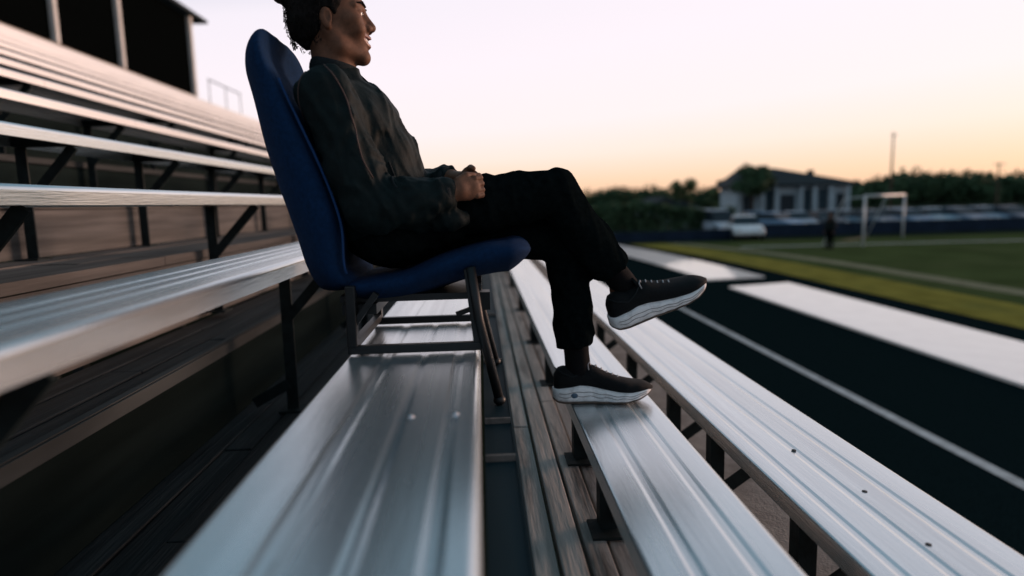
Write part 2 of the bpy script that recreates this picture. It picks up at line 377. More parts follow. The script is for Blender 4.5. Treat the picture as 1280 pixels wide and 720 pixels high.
def band(x_in, x_out, ys, bend_y, amt):
    """strip along the track whose far end bends to the left"""
    b = lambda y: -amt * max(0.0, y - bend_y) ** 2
    return [(x_out + b(y), y) for y in ys] + [(x_in + b(y), y) for y in reversed(ys)]
YS = [-30, 0, 5, 10, 15, 18, 20, 22, 24, 26, 28, 30, 32, 34, 36, 37.5]
sheet('track', band(1.0, 7.1, YS + [40], 20, 0.004), 0.004, 'track', 'dark teal rubber running track below the bleachers', 'track')
sheet('track_apron', band(7.1, 10.15, YS, 20, 0.004), 0.004, 'track', 'dark outer lane between white path and yellowed grass', 'track')
sheet('track_line', band(4.66, 4.80, [-30, 0, 10, 20, 30], 20, 0.004), 0.008, 'line', 'single worn white lane line along the dark track', 'line')
def slabs(name, y0, y1, label, skew0, skew1):
    pts = [y0 + (y1 - y0) * i / 14 for i in range(15)]
    b = lambda y: -0.004 * max(0.0, y - 20) ** 2
    ou = [(9.1 + b(y) + 0.0, y + (skew0 if i == 0 else (skew1 if i == 14 else 0))) for i, y in enumerate(pts)]
    inn = [(7.1 + b(y), y) for y in pts]
    n = len(pts); m = MB()
    v = [(x, y, 0.05) for x, y in ou] + [(x, y, 0.05) for x, y in inn] + [(x, y, 0.0) for x, y in ou] + [(x, y, 0.0) for x, y in inn]
    fs = []
    for i in range(n - 1):
        fs += [(i, i + 1, n + i + 1, n + i), (2 * n + i, 2 * n + i + 1, i + 1, i), (3 * n + i, n + i, n + i + 1, 3 * n + i + 1)]
    fs += [(0, n, 3 * n, 2 * n), (n - 1, 3 * n - 1, 4 * n - 1, 2 * n - 1)]
    m.add(v, fs); o = m.build(name, 'path'); return tag(o, label, 'path', kind='structure')
slabs('path', -20, 18.0, 'long near stretch of the white concrete path beside the track', 0, 0.5)
slabs('path', 19.8, 37.5, 'far stretch of the white concrete path beyond the gap', 0.3, 0)
sheet('grass_verge', band(10.15, 12.2, YS, 22, 0.006), 0.008, 'dry', 'yellowed grass strip between the track and the green field', 'grass')
sheet('field_margin', band(12.2, 13.3, YS, 22, 0.008), 0.006, 'lawn', 'narrow dark green strip outside the sandy kerb', 'grass')
sheet('kerb_strip', band(13.3, 14.1, YS, 22, 0.010), 0.010, 'kerb', 'sandy pale kerb strip edging the green field', 'kerb')
sheet('field', [(14.1 + 0, -30)] + [(90, -30), (90, 37.5)] + [(14.1 - 0.010 * max(0, y - 22) ** 2, y) for y in reversed(YS)][0:], 0.004, 'lawn', 'mown green sports field', 'field')
sheet('goal_line', [(13.5, 32.6), (60, 30.0), (60, 30.35), (13.5, 33.0)], 0.012, 'line', 'pale line across the far end of the field', 'line')
sheet('parking_lot', [(-10, 41.5), (120, 41.5), (120, 53), (-10, 53)], 0.004, 'asphalt', 'asphalt parking lot behind the low dark fence', 'parking lot')
# ------------------------------------------------------------------ bleachers
Y0, Y1 = -0.9, 24.0
def plank_profile(w, grooves, th=0.05, gd=0.0020):
    """bench plank cross-section with shallow channels; x from -w to 0, top at 0"""
    r = 0.006; P = [(-w, -th), (-w, -r), (-w + 0.0018, -0.0018), (-w + r, 0)]
    for c, gw in grooves:
        a = -w + w * c - gw / 2; b = a + gw
        P += [(a, 0), (a + 0.0095, -gd), (b - 0.0095, -gd), (b, 0)]
    rb = 0.015
    P += [(-rb + rb * math.sin(a), -rb + rb * math.cos(a)) for a in (0, .26, .52, .79, 1.05, 1.31, 1.57)] + [(0, -th), (-0.012, -th), (-0.012, -0.018), (-0.018, -0.014), (-w + 0.012, -0.014), (-w + 0.012, -th)]
    return P
def bench(xf, z, w, label, grooves, legs, m='alu', leg_h=0.70, bolts=(), th=0.05, y1=Y1, simple=False, holes=()):
    root = empty('bleacher_bench', label, 'bench', (xf, 0, z + ZC), group='aluminium bleacher benches')
    pm = MB(); seg = 7.2 if not simple else 5.5
    y = Y0 + (0.0 if simple else -1.3)
    first = y
    while y < y1 - 0.01:
        pm.prism(plank_profile(w, grooves, th), y + 0.0015, min(y + seg, y1) - 0.0015); y += seg
    pm.build('seat_plank', m, root)
    for ly in legs:
        lm = MB(); xb = -w + 0.035
        lm.box(xb - 0.024, xb + 0.024, ly - 0.004, ly + 0.004, -leg_h, -0.0535)      # flat web of the angle post
        lm.box(xb - 0.024, xb - 0.016, ly + 0.0045, ly + 0.045, -leg_h, -0.0535)
        lm.box(-w + 0.014, -0.016, ly - 0.022, ly + 0.022, -0.0525 - 0.0, -0.0135)      # arm under the plank
        lm.box(xb - 0.05, xb + 0.05, ly - 0.05, ly + 0.05, -leg_h, -leg_h + 0.008)
        lg = lm.build('leg', 'steel', root)
        if w < 0.5:
            bm = MB(); bm.bar((xb + 0.012, ly - 0.012, -min(leg_h - 0.05, 0.30)), (-0.03, ly - 0.012, -0.055), 0.042, 0.012, up=(0, 1, 0))
            bm.build('brace', 'steel', lg)
            if leg_h > 0.6:
                bm = MB(); bm.bar((xb - 0.012, ly - 0.012, -leg_h + 0.12), (xb - 0.16, ly - 0.012, -leg_h + 0.04), 0.045, 0.012, up=(0, 1, 0)); bm.build('foot_strut', 'steel', lg)
    for (bx, by) in bolts:
        bb = MB(); bb.ball((bx, by, 0.0005), (0.0055, 0.0055, 0.004), 10, 6); bb.tube([(bx, by, -0.002), (bx, by, 0.0012)], 0.008, 12)
        bb.build('bolt', 'bolt', root, smooth=False)
    for (bx, by) in holes:
        bb = MB(); bb.tube([(bx, by, -0.002), (bx, by, 0.0015)], 0.0065, 12); bb.ball((bx, by, 0.001), (0.004, 0.004, 0.002), 8, 4)
        bb.build('bolt', 'hole', root)
    return root

def rows(a, b, n): return [a + (b - a) * i / (n - 1) for i in range(n)]
bench(-0.012, -0.385, 0.344, 'bare aluminium bleacher bench with the blue chair standing on it',
      [(0.31, 0.034), (0.58, 0.026), (0.84, 0.030)], [0.55, 2.9, 4.6, 6.3, 8], leg_h=0.455, bolts=[(-0.128, 1.145), (-0.026 - 0.02, 1.15)])
bench(0.540, -0.638, 0.270, 'narrow aluminium bench under the planted black shoe',
      [(0.31, 0.032), (0.70, 0.034)], [1.08, 1.54, 2.0, 2.9, 3.8, 5, 6.5, 8], leg_h=0.205)
bench(1.108, -0.750, 0.356, 'lowest and outermost aluminium bench, beside the dark running track',
      [(0.17, 0.030), (0.44, 0.032), (0.72, 0.030)], [0.95, 1.46, 2.07, 2.55, 3.3, 4.2, 5.5, 7], leg_h=0.30, holes=[(-0.155, 1.50), (-0.20, 1.78), (-0.17, 1.245)])
BX = {-1: (-0.577, -0.155), -2: (-1.115, 0.078), -3: (-1.75, 0.352), -4: (-2.33, 0.632), -5: (-2.90, 0.909)}
for n in range(-6, -14, -1): BX[n] = (-3.5 - 0.6 * (-6 - n), 1.174 + 0.2775 * (-6 - n))
LEG = {-1: [0.9, 2.75, 4.5, 6.3, 8.0, 10], -2: [1.69, 3.37, 5.05, 6.7, 8.4, 10], -3: [1.9, 2.98, 3.96, 5.0, 6.1, 7.2, 8.3]}
ORD = {-1: 'bleacher bench directly behind the blue chair, first row up', -2: 'second bleacher bench up behind the blue chair',
       -3: 'third bleacher bench up behind the blue chair, several dark braces below it', -4: 'fourth bleacher bench up behind the blue chair', -5: 'fifth bleacher bench up behind the blue chair',
       -6: 'sixth bleacher bench up behind the blue chair', -7: 'seventh bleacher bench up behind the blue chair', -8: 'eighth bleacher bench up behind the blue chair',
       -9: 'ninth bleacher bench up, five rows below the press box', -10: 'tenth bleacher bench up, four rows below the press box',
       -11: 'eleventh bleacher bench up, three rows below the press box', -12: 'twelfth bleacher bench up, second below the press box',
       -13: 'topmost bleacher bench, directly in front of the press box'}
for n, (xf, z) in BX.items():
    near = n >= -3
    bench(xf, z, 0.30, ORD[n], [(0.30, 0.026), (0.50, 0.022), (0.70, 0.026)] if near else [(0.33, 0.024), (0.66, 0.024)],
          LEG.get(n, rows(2.5, 18.5, 9)), m='alu' if near else 'alu_far', leg_h={-1: 0.715, -2: 0.598, -3: 0.552}.get(n, 0.56), simple=True, th=0.052)

def boards(name, x0, x1, z, lanes, m, label, ys, th=0.04, gap=0.008, cat='footboard', nose=None):
    """foot planks of one row: several lanes with staggered butt joints"""
    b = MB(); wd = (x1 - x0 - gap * (lanes - 1)) / lanes
    for i in range(lanes):
        a = x0 + i * (wd + gap); dz = random.uniform(-0.003, 0.003)
        cuts = [ys[0]]
        while cuts[-1] < ys[1]: cuts.append(cuts[-1] + random.uniform(1.3, 2.6))
        cuts[-1] = ys[1]
        for c0, c1 in zip(cuts, cuts[1:]):
            if c1 - c0 < 0.02: continue
            e = random.uniform(-0.0025, 0.0025)
            b.box(a + random.uniform(0, .003), a + wd - random.uniform(0, .003), c0 + 0.003, c1 - 0.003, z + ZC - th, z + ZC + dz + e)
    o = b.build(name, m, bevel=0.004 if m in ('wood', 'floor') else 0)
    return tag(o, label, cat, 'foot planks between the bleacher benches')
boards('footboard', 0.098, 0.62, -0.845, 8, 'wood', 'weathered grey foot planks with dark knots between the chair bench and shoe bench', (-0.9, Y1), gap=0.006)
boards('footboard', 0.66, 1.05, -1.055, 2, 'concrete', 'pale foot planks between the shoe bench and the lowest bench', (-0.9, Y1))
zf = lambda n: {-1: -0.872, -2: -0.546, -3: -0.20}.get(n, BX[n][1] - 0.56)
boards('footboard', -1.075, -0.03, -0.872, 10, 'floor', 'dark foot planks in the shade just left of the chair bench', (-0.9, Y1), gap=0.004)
for n in range(-2, -14, -1):
    xa = BX[n][0] - 0.32; xb = BX[n + 1][0] - (0.33 if n < -2 else 0.49)
    m = 'floor' if n == -2 else 'floor_tan'
    words = ORD[n].split(',')[0].replace('bleacher bench up behind the blue chair', 'bench up').replace('bleacher bench up', 'bench up').replace('topmost bleacher bench', 'topmost bench')
    boards('footboard', xa, xb, zf(n), 3, 'floor' if n == -2 else ('floor_tan' if n > -5 else 'floor'), 'grey tan foot planks below the %s' % words, (-0.9, Y1), gap=0.012)  # upper rows take the dark boards so the gaps look shaded
    if n == -2:
        fb = bpy.data.objects['footboard.003']; nb = MB(); nb.box(xb + 0.002, xb + 0.010, -0.9, Y1, zf(n) + ZC - 0.038, zf(n) + ZC + 0.005); nb.box(xb - 0.024, xb + 0.002, -0.9, Y1, zf(n) + ZC + 0.0065, zf(n) + ZC + 0.0095); nb.build('lit_nosing', 'lit_nosing', fb)
    rb = MB(); top = zf(n) - 0.046 + ZC
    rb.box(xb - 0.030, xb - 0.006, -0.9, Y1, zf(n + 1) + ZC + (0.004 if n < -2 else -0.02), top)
    tag(rb.build('riser_board', 'floor_tan' if -5 < n < -2 else 'riser_shaded'), 'upright tan riser board under the front of the %s foot planks' % words, 'riser board', 'riser boards of the bleachers')
# closure panel and cross ties in the slot in front of the chair bench
pn = empty('slot_panel', 'dark teal closure panel in the slot before the chair bench', 'panel', C(0.028, 0, -0.530))
pm = MB(); pm.box(-0.034, 0.030, -0.9, Y1, -0.012, 0.0); pm.box(0.030, 0.034, -0.9, Y1, -0.22, 0.004); pm.build('panel_sheet', 'panel', pn)
for yy in (1.27, 1.50, 2.1, 3.0):
    cm = MB(); cm.box(-0.033, 0.029, yy - 0.004, yy + 0.004, 0.0005, 0.014); cm.build('cross_tie', 'floor_tan', pn)
# carrying structure under the upper rows
for yy in (1.2, 4.8, 8.4, 12.0, 15.6, 19.2, 22.8):
    sm = MB()
    sm.bar(C(-8.35, yy, 2.22), C(-1.0, yy, -0.98), 0.05, 0.12); sm.bar(C(-1.0, yy, -0.98), C(1.0, yy, -1.20), 0.05, 0.1)
    for xx in (-8.3, -5.6, -3.0, -0.6, 0.9):
        zt = 2.12 + (xx + 8.3) * (-3.16 / 7.3) if xx < -0.9 else (-1.04 if xx < 0 else -1.22)
        sm.bar((xx, yy, 0), C(xx, yy, zt - 0.03), 0.08, 0.08)
    tag(sm.build('support_frame', 'steel'), 'dark sloping steel frame carrying the bleachers from below', 'support frame', 'steel frames under the bleachers')

# ------------------------------------------------------------------ press box and guard rail
pb = empty('press_box', 'dark open fronted press box with pale posts above the top row', 'press box', C(-8.45, 4, 3.10))
b = MB(); b.box(-0.06, 0.0, -2, 16.4, -0.55, 0.34); b.build('lower_wall', 'tan', pb)
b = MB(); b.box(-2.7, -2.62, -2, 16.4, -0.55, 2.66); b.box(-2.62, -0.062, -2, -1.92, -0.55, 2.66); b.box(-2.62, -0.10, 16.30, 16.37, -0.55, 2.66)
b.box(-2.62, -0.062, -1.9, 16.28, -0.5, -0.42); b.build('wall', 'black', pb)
for px, py in ((7.4, 0.12), (9.95, 0.12), (12.40, 0.13), (16.36, 0.15), (4.9, 0.12), (2.4, 0.12), (0, 0.12)):
    b = MB(); b.box(-0.075, 0.04, py_ := px - py / 2, px + py / 2, 0.343, 2.66); b.build('post', 'post', pb, bevel=0.01)
b = MB(); b.prism([(-2.9, 2.67), (0.18, 2.665), (0.18, 2.76), (-2.9, 2.80)], -2.2, 17.25); b.build('roof', 'roof', pb)
b = MB(); b.box(-0.13, -0.09, -1.9, 16.28, 0.36, 2.64); b.build('window', 'black', pb)  # flat black sheet standing in for the unlit inside of the open front
gr = empty('guard_railing', 'thin grey guard rail running on from the press box end', 'railing', C(-8.4, 21.2, 3.05))
b = MB(); b.tube([(0, 0, 1.05), (0, 2.75, 1.05)], 0.020); b.build('rail', 'frame', gr)
for yy in (0.05, 1.4, 2.7):
    b = MB(); b.tube([(0, yy, -0.3), (0, yy, 1.03)], 0.014); b.build('post', 'frame', gr)

# ------------------------------------------------------------------ the blue chair
def interp(t, pts): return np.interp(t, [p[0] for p in pts], [p[1] for p in pts])
YCH = 1.865
ch = empty('chair', 'blue upholstered shell chair on a black frame, standing on the bench', 'chair', C(-0.18, YCH, -0.38), 0)
def smooth_path(P, n):
    """Catmull-Rom resample of 3-tuples"""
    P = [np.array(p, float) for p in P]; P = [2 * P[0] - P[1]] + P + [2 * P[-1] - P[-2]]; out = []
    segs = len(P) - 3
    for i in range(n):
        s = i / (n - 1) * segs; k = min(int(s), segs - 1); t = s - k
        a, b_, c, d = P[k:k + 4]
        out.append(0.5 * (2 * b_ + (c - a) * t + (2 * a - 5 * b_ + 4 * c - d) * t * t + (3 * b_ - a - 3 * c + d) * t ** 3))
    return out
def pad(name, path, dish, parent, origin, nw=60, n=120, round0=0.05, round1=0.12, sag=0.0):
    """upholstered shell: path of (x, z, thickness, half width); the section is a rounded slab whose sides wrap forward"""
    Q = smooth_path(path, n); me_v = []; fs = []
    length = sum(np.linalg.norm(Q[i + 1][:2] - Q[i][:2]) for i in range(n - 1)); acc = 0
    for i, q in enumerate(Q):
        if i: acc += np.linalg.norm(q[:2] - Q[i - 1][:2])
        t = Q[min(i + 1, n - 1)][:2] - Q[max(i - 1, 0)][:2]; t /= np.linalg.norm(t); nrm = np.array([t[1], -t[0]])      # to the sitter's side
        e0 = min(1, acc / round0) if round0 else 1; e1 = min(1, (length - acc) / round1)
        sh0 = math.sqrt(max(0.0, 1 - (1 - e0) ** 2)); sh1 = max(0.0, 1 - (1 - e1) ** 2.6) ** (1 / 2.6)
        th = q[2] * min(sh0, math.sqrt(max(0, 1 - (1 - min(1, (length - acc) / 0.055)) ** 2))); hw = q[3] * (0.35 + 0.65 * sh1) * (0.62 + 0.38 * sh0)
        for k in range(nw):
            a = 2 * PI * k / nw; ca, sa = math.cos(a), math.sin(a)
            v = math.copysign(abs(ca) ** 0.62, ca); s = math.copysign(abs(sa) ** 0.75, sa)
            off = s * th / 2 * (1 - 0.25 * abs(v) ** 3) + dish * (v * v - 1.0) * min(1, e0) * e1 * (2 - e1) + sag * math.sin(PI * acc / length) * (1 - v * v)
            off += 0.0016 * math.sin(9 * v + acc * 23) * (1 - abs(v)) 
            p = q[:2] + nrm * off
            me_v.append((p[0] - origin[0], v * hw, p[1] - origin[1]))
    for i in range(n - 1):
        for k in range(nw):
            k2 = (k + 1) % nw; fs.append((i * nw + k, i * nw + k2, (i + 1) * nw + k2, (i + 1) * nw + k))
    fs.append(tuple(range(nw - 1, -1, -1))); fs.append(tuple((n - 1) * nw + k for k in range(nw)))
    b = MB(); b.add(me_v, fs); o = b.build(name, 'fabric', parent, smooth=True)
    return o
org = (-0.18, -0.38)
bp = [(-0.345, -0.215, 0.075, .215), (-0.385, -0.15, 0.11, .222), (-0.396, -0.05, 0.145, .228), (-0.412, 0.02, 0.152, .230), (-0.440, 0.11, 0.145, .230), (-0.475, 0.21, 0.125, .228),
      (-0.508, 0.31, 0.095, .224), (-0.532, 0.390, 0.076, .218), (-0.543, 0.462, 0.060, .205)]
back = pad('backrest', bp, 0.045, ch, org, round1=0.10)
sp = [(-0.375, -0.205, 0.055, .205), (-0.30, -0.205, 0.075, .215), (-0.20, -0.192, 0.082, .225), (-0.10, -0.157, 0.090, .230), (0.0, -0.132, 0.092, .232), (0.07, -0.124, 0.090, .228), (0.134, -0.122, 0.086, .215)]
spr = [(x, z, t, h) for x, z, t, h in sp]
def seat_pad():
    # the seat runs front-wards, so the sitter's side is above: reverse the normal by running the path backwards
    return pad('seat', list(reversed(spr)), 0.022, ch, org, round0=0.065, round1=0.06)
seat = seat_pad()
# piping line along the near and far edges of the backrest
for sgn in (-1, 1):
    Q = smooth_path(bp, 40); pts = []
    for i, q in enumerate(Q[4:-9]):
        pts.append((q[0] - org[0] + q[2] * 0.31, sgn * (q[3] * 0.985 - 0.004), q[1] - org[1] - q[2] * 0.05))
    b = MB(); b.tube(pts, 0.0035, 6); b.build('piping', 'piping', back, smooth=True)
# frame (local coordinates: origin at the bench top under the chair)
def L3(x, y, z): return (x + 0.18, y - YCH, z + 0.38)
b = MB(); b.box(-0.20, 0.16, -0.16, 0.16, 0.128, 0.146); b.box(-0.19, -0.10, -0.19, 0.19, 0.10, 0.127); b.build('seat_mount', 'frame', ch)
for yy in (1.655, 2.075):
    b = MB(); b.bar(L3(-0.355, yy, -0.369), L3(0.004, yy, -0.369), 0.024, 0.022); b.build('runner', 'frame', ch, bevel=0.003)
    b = MB(); b.bar(L3(-0.342, yy, -0.36), L3(-0.340, yy, -0.20), 0.032, 0.026); b.build('leg', 'frame', ch, bevel=0.003)
    b = MB(); b.bar(L3(-0.016, yy, -0.358), L3(-0.036, yy, -0.165), 0.022, 0.024); b.build('strut', 'frame', ch, bevel=0.002)
    b = MB(); b.tube([L3(-0.030, yy - .012, -0.16), L3(-0.012, yy - .012, -0.30), L3(0.034, yy - .012, -0.512)], 0.0125, 12)
    lg = b.build('leg', 'frame', ch, smooth=True)
    b = MB(); b.ball(L3(0.035, yy - .012, -0.516), (0.017, 0.017, 0.014)); b.build('foot_cap', 'frame', lg, smooth=True)
    b = MB(); b.bar(L3(-0.335, yy, -0.30), L3(-0.275, yy, -0.222), 0.016, 0.016); b.build('brace', 'frame', ch)
b = MB(); b.bar(L3(-0.34, 1.66, -0.355), L3(-0.34, 2.07, -0.355), 0.02, 0.02); b.build('cross_bar', 'frame', ch); b = MB(); b.bar(L3(-0.012, 1.66, -0.215), L3(-0.012, 2.07, -0.215), 0.018, 0.018); b.build('cross_bar', 'frame', ch)
b = MB(); b.box(0.145, 0.20, -0.03, 0.03, 0.075, 0.127); b.bar((0.16, 0, 0.08), (0.10, 0, 0.06), 0.014); b.build('lever', 'frame', ch)

# ------------------------------------------------------------------ the person
PY = 1.865
pr = empty('person', 'person in dark jacket and black trousers, reclining cross-legged in the blue chair', 'person', C(-0.24, PY, -0.12))
PO = np.array([-0.24, PY, -0.12])            # body origin, heights from the camera
HO = np.array([-0.392, PY, 0.515]); HYAW = R(7)
hc, hs = math.cos(HYAW), math.sin(HYAW)
def HW(p):     # head-local to world: turned a little to the sitter's left
    return (HO[0] + p[0] * hc - p[1] * hs, HO[1] + p[0] * hs + p[1] * hc, HO[2] + p[2])
HR = [[hc, hs, 0], [-hs, hc, 0], [0, 0, 1]]
def local(me):
    n = len(me.vertices); a = np.empty(n * 3); me.vertices.foreach_get('co', a); a = a.reshape(-1, 3) - PO
    me.vertices.foreach_set('co', a.ravel()); me.update(); return me
# joints
shR, elR, wrR = (-0.378, 1.690, 0.285), (-0.285, 1.668, 0.000), (-0.078, 1.676, 0.030)
shL, elL, wrL = (-0.378, 2.040, 0.285), (-0.262, 2.075, 0.035), (-0.080, 1.860, 0.072)
hipR, knR, anR = (-0.235, 1.775, -0.055), (0.212, 1.868, 0.026), (0.440, 1.955, -0.262)
hipL, knL, anL = (-0.235, 1.955, -0.075), (0.262, 1.985, -0.105), (0.300, 1.995, -0.555)
bd = SDF(axis(-0.56, 0.76, 0.010, [(-0.53, -0.245, 0.0026), (-0.10, 0.03, 0.0026)]),
         axis(1.60, 2.16, 0.010, [(1.63, 1.965, 0.0028)]),
         axis(-0.66, 0.70, 0.010, [(0.37, 0.67, 0.0027), (-0.010, 0.135, 0.0026)]))
def h_ell(c, r, k=0.012, sub=False): bd.ell(HW(c), r, k, HR, sub)
def h_cap(a, b, ra, rb, k=0.010, sub=False): bd.cap(HW(a), HW(b), ra, rb, k, sub=sub)
# torso, limbs
bd.ell((-0.335, PY, 0.17), (0.085, 0.155, 0.13), 0.03); bd.ell((-0.290, PY, 0.03), (0.095, 0.140, 0.12), 0.03); bd.ell((-0.255, PY, -0.075), (0.115, 0.165, 0.095), 0.05)
bd.cap((-0.388, 1.735, 0.275), (-0.388, 1.995, 0.275), 0.052, 0.052, 0.02)
bd.chain([(-0.395, PY, 0.30), (-0.392, PY, 0.40), (-0.404, PY, 0.47)], [0.062, 0.052, 0.055], 0.025)
bd.chain([shR, elR, wrR], [0.048, 0.038, 0.026], 0.02); bd.chain([shL, elL, wrL], [0.048, 0.038, 0.026], 0.02)
bd.chain([hipR, knR, anR], [0.072, 0.05, 0.034], 0.02); bd.chain([hipL, knL, anL], [0.072, 0.05, 0.034], 0.02)
for an, ax_ in ((anR, (0.13, -0.005, -0.035)), (anL, (0.15, -0.005, -0.035))):
    bd.cap((an[0] - 0.02, an[1], an[2] - 0.02), (an[0] + ax_[0] * 0.85, an[1] + ax_[1], an[2] + ax_[2] * 0.9), 0.026, 0.02, 0.02)
# head
h_ell((-0.010, 0, 0.036), (0.096, 0.074, 0.097), 0.02)
h_ell((0.028, 0, -0.020), (0.066, 0.060, 0.085), 0.02)
for s in (-1, 1):
    h_cap((0.000, s * 0.050, -0.045), (0.022, s * 0.046, -0.082), 0.020, 0.018, 0.02)
    h_cap((0.022, s * 0.044, -0.082), (0.078, s * 0.012, -0.103), 0.018, 0.016, 0.02)
    h_ell((0.057, s * 0.046, -0.012), (0.026, 0.02, 0.018), 0.018); h_ell((0.069, s * 0.037, -0.034), (0.022, 0.018, 0.020), 0.014)
h_ell((0.082, 0, -0.101), (0.017, 0.02, 0.018), 0.014)
h_ell((0.064, 0, -0.056), (0.034, 0.036, 0.036), 0.014)
h_ell((0.020, 0, -0.082), (0.060, 0.042, 0.030), 0.02)
for s in (-1, 1):
    h_ell((0.094, s * 0.031, 0.006), (0.014, 0.018, 0.012), 0.012, sub=True)
    h_cap((0.083, s * 0.012, 0.026), (0.067, s * 0.047, 0.026), 0.009, 0.008, 0.010)
    h_ell((0.0735, s * 0.031, 0.006), (0.0138, 0.0145, 0.0138), 0.004)
    h_ell((0.090, s * 0.031, 0.005), (0.012, 0.0115, 0.0040), 0.003, sub=True)
h_cap((0.086, 0, 0.014), (0.1065, 0, -0.022), 0.0075, 0.0128, 0.012)
for s in (-1, 1):
    h_ell((0.097, s * 0.0150, -0.028), (0.012, 0.0095, 0.0095), 0.007)
    h_ell((0.103, s * 0.0075, -0.0368), (0.006, 0.004, 0.005), 0.003, sub=True)
    h_cap((0.098, 0, -0.0515), (0.079, s * 0.028, -0.047), 0.0060, 0.0042, 0.006)
    h_cap((0.0955, 0, -0.0715), (0.079, s * 0.027, -0.056), 0.0068, 0.0044, 0.006)
    h_cap((0.103, s * 0.0, -0.0608), (0.080, s * 0.030, -0.0515), 0.0062, 0.0028, 0.003, sub=True)
for s in (-1, 1):      # ears
    h_ell((-0.008, s * 0.0765, -0.016), (0.0165, 0.008, 0.027), 0.005)
    h_ell((-0.002, s * 0.0860, -0.013), (0.0095, 0.0075, 0.017), 0.002, sub=True)
    h_ell((-0.003, s * 0.075, -0.038), (0.008, 0.006, 0.008), 0.004)
# clasped hands: palm, four bent fingers and a thumb each
def hand(wr, palm, ax_, out, zs):
    wr = np.array(wr, float); palm = np.array(palm, float); ax_ = np.array(ax_, float); ax_ /= np.linalg.norm(ax_); out = np.array(out, float); out /= np.linalg.norm(out)
    up = np.cross(ax_, out); up *= np.sign(up[2])
    bd.cap(wr, palm - ax_ * 0.02, 0.024, 0.024, 0.012)
    bd.ell(palm, (0.038, 0.014, 0.031), 0.012, [ax_, out, up])
    for i, zz in enumerate(zs):
        ln = (0.9, 1.0, 0.95, 0.78)[i]
        zz = zz * 0.84; ln = ln * 0.86; k0 = palm + ax_ * 0.026 + up * zz; k1 = k0 + (ax_ * 0.80 + out * 0.45) * 0.030 * ln; k2 = k1 + (ax_ * 0.05 + out * 1.0) * 0.026 * ln; k3 = k2 + (-ax_ * 0.75 + out * 0.5) * 0.020 * ln
        bd.chain([k0, k1, k2, k3], [0.0084, 0.0079, 0.0071, 0.0063], 0.002)
    t0 = palm - ax_ * 0.018 + up * 0.023; t1 = t0 + ax_ * 0.024 + up * 0.011 + out * 0.006; t2 = t1 + ax_ * 0.022 - up * 0.001 + out * 0.011
    bd.chain([t0, t1, t2], [0.011, 0.009, 0.0074], 0.003)
hand(wrR, (-0.034, 1.682, 0.040), (0.93, 0.30, 0.12), (-0.30, 0.95, 0), (0.027, 0.009, -0.010, -0.026))
hand(wrL, (-0.024, 1.768, 0.064), (0.66, -0.74, -0.10), (-0.70, -0.70, 0), (0.018, 0.000, -0.019, -0.034))
body = put('body', local(bd.mesh('body', 1)), 'skin', pr, True)
body.data.materials.append(M['lips'])
del bd
# lips take a darker tone
cen = [HW((0.098, 0, -0.0515)), HW((0.0955, 0, -0.0715))]
for poly in body.data.polygons:
    c = np.array(poly.center) + PO
    q = (c - HO); lx = q[0] * hc + q[1] * hs; ly = -q[0] * hs + q[1] * hc; lz = q[2]
    if lx > 0.076 and abs(ly) < 0.030:
        za = -0.0515 + 0.16 * abs(ly); zb = -0.0715 + 0.55 * abs(ly)
        if zb - 0.0055 < lz < za + 0.005: poly.material_index = 1
def plocal(p): return tuple(np.array(p) - PO)
for s in (-1, 1):
    b = MB(); b.ball(plocal(HW((0.0735, s * 0.031, 0.006))), 0.0128, 16, 12); e = b.build('eye', 'white', pr, smooth=True)
    b = MB(); b.ball(plocal(HW((0.0835, s * 0.0312, 0.005))), (0.0045, 0.0052, 0.0052), 12, 8); b.build('iris', 'iris', e, smooth=True)
    b = MB(); b.tube([plocal(HW((0.0935, s * 0.014, 0.029))), plocal(HW((0.087, s * 0.034, 0.036))), plocal(HW((0.070, s * 0.052, 0.030)))], [0.003, 0.0036, 0.0015], 8); b.build('eyebrow', 'hair', pr, smooth=True)
b = MB(); b.tube([plocal(HW((0.078, -0.022, -0.0535))), plocal(HW((0.0895, -0.012, -0.0575))), plocal(HW((0.0925, 0, -0.0585))), plocal(HW((0.0895, 0.012, -0.0575))), plocal(HW((0.078, 0.022, -0.0535)))], 0.0046, 10)
b.build('teeth', 'white', pr, smooth=True)
# hair: close to the skull, pulled back into a bun, curly at the nape
hd = SDF(axis(-0.62, -0.26, 0.0036), axis(PY - 0.13, PY + 0.13, 0.0036), axis(0.40, 0.72, 0.0036))
hd.ell(HW((-0.016, 0, 0.040)), (0.103, 0.083, 0.101), 0.01, HR); hd.ell(HW((-0.060, 0, -0.018)), (0.056, 0.066, 0.062), 0.02, HR)
def hairline(x, y, z):
    lx = (x - HO[0]) * hc + (y - HO[1]) * hs; ly = -(x - HO[0]) * hs + (y - HO[1]) * hc; lz = z - HO[2]
    a = 0.9 * lx - 0.55 * lz - 0.0175
    ear = 0.023 - np.sqrt(((lx + 0.004) / 1.0) ** 2 + ((np.abs(ly) - 0.082) * 0.8) ** 2 + ((lz + 0.018) / 1.25) ** 2)
    low = -lz - 0.076 + 0.0 * lx
    return np.maximum(np.maximum(a, ear), low)
hd.cut(hairline)
hd.ell(HW((-0.112, 0, 0.088)), (0.046, 0.050, 0.042), 0.012, HR); hd.ell(HW((-0.128, 0.01, 0.060)), (0.026, 0.034, 0.024), 0.012, HR)
wv = waves(3, 300, 8); wv2 = waves(5, 120, 6)
hd.displace(lambda x, y, z: 0.0042 * wv(x, y, z) + 0.006 * wv2(x, y, z))
hair = put('hair', local(hd.mesh('hair', 0)), 'hair', pr, True)
b = MB()
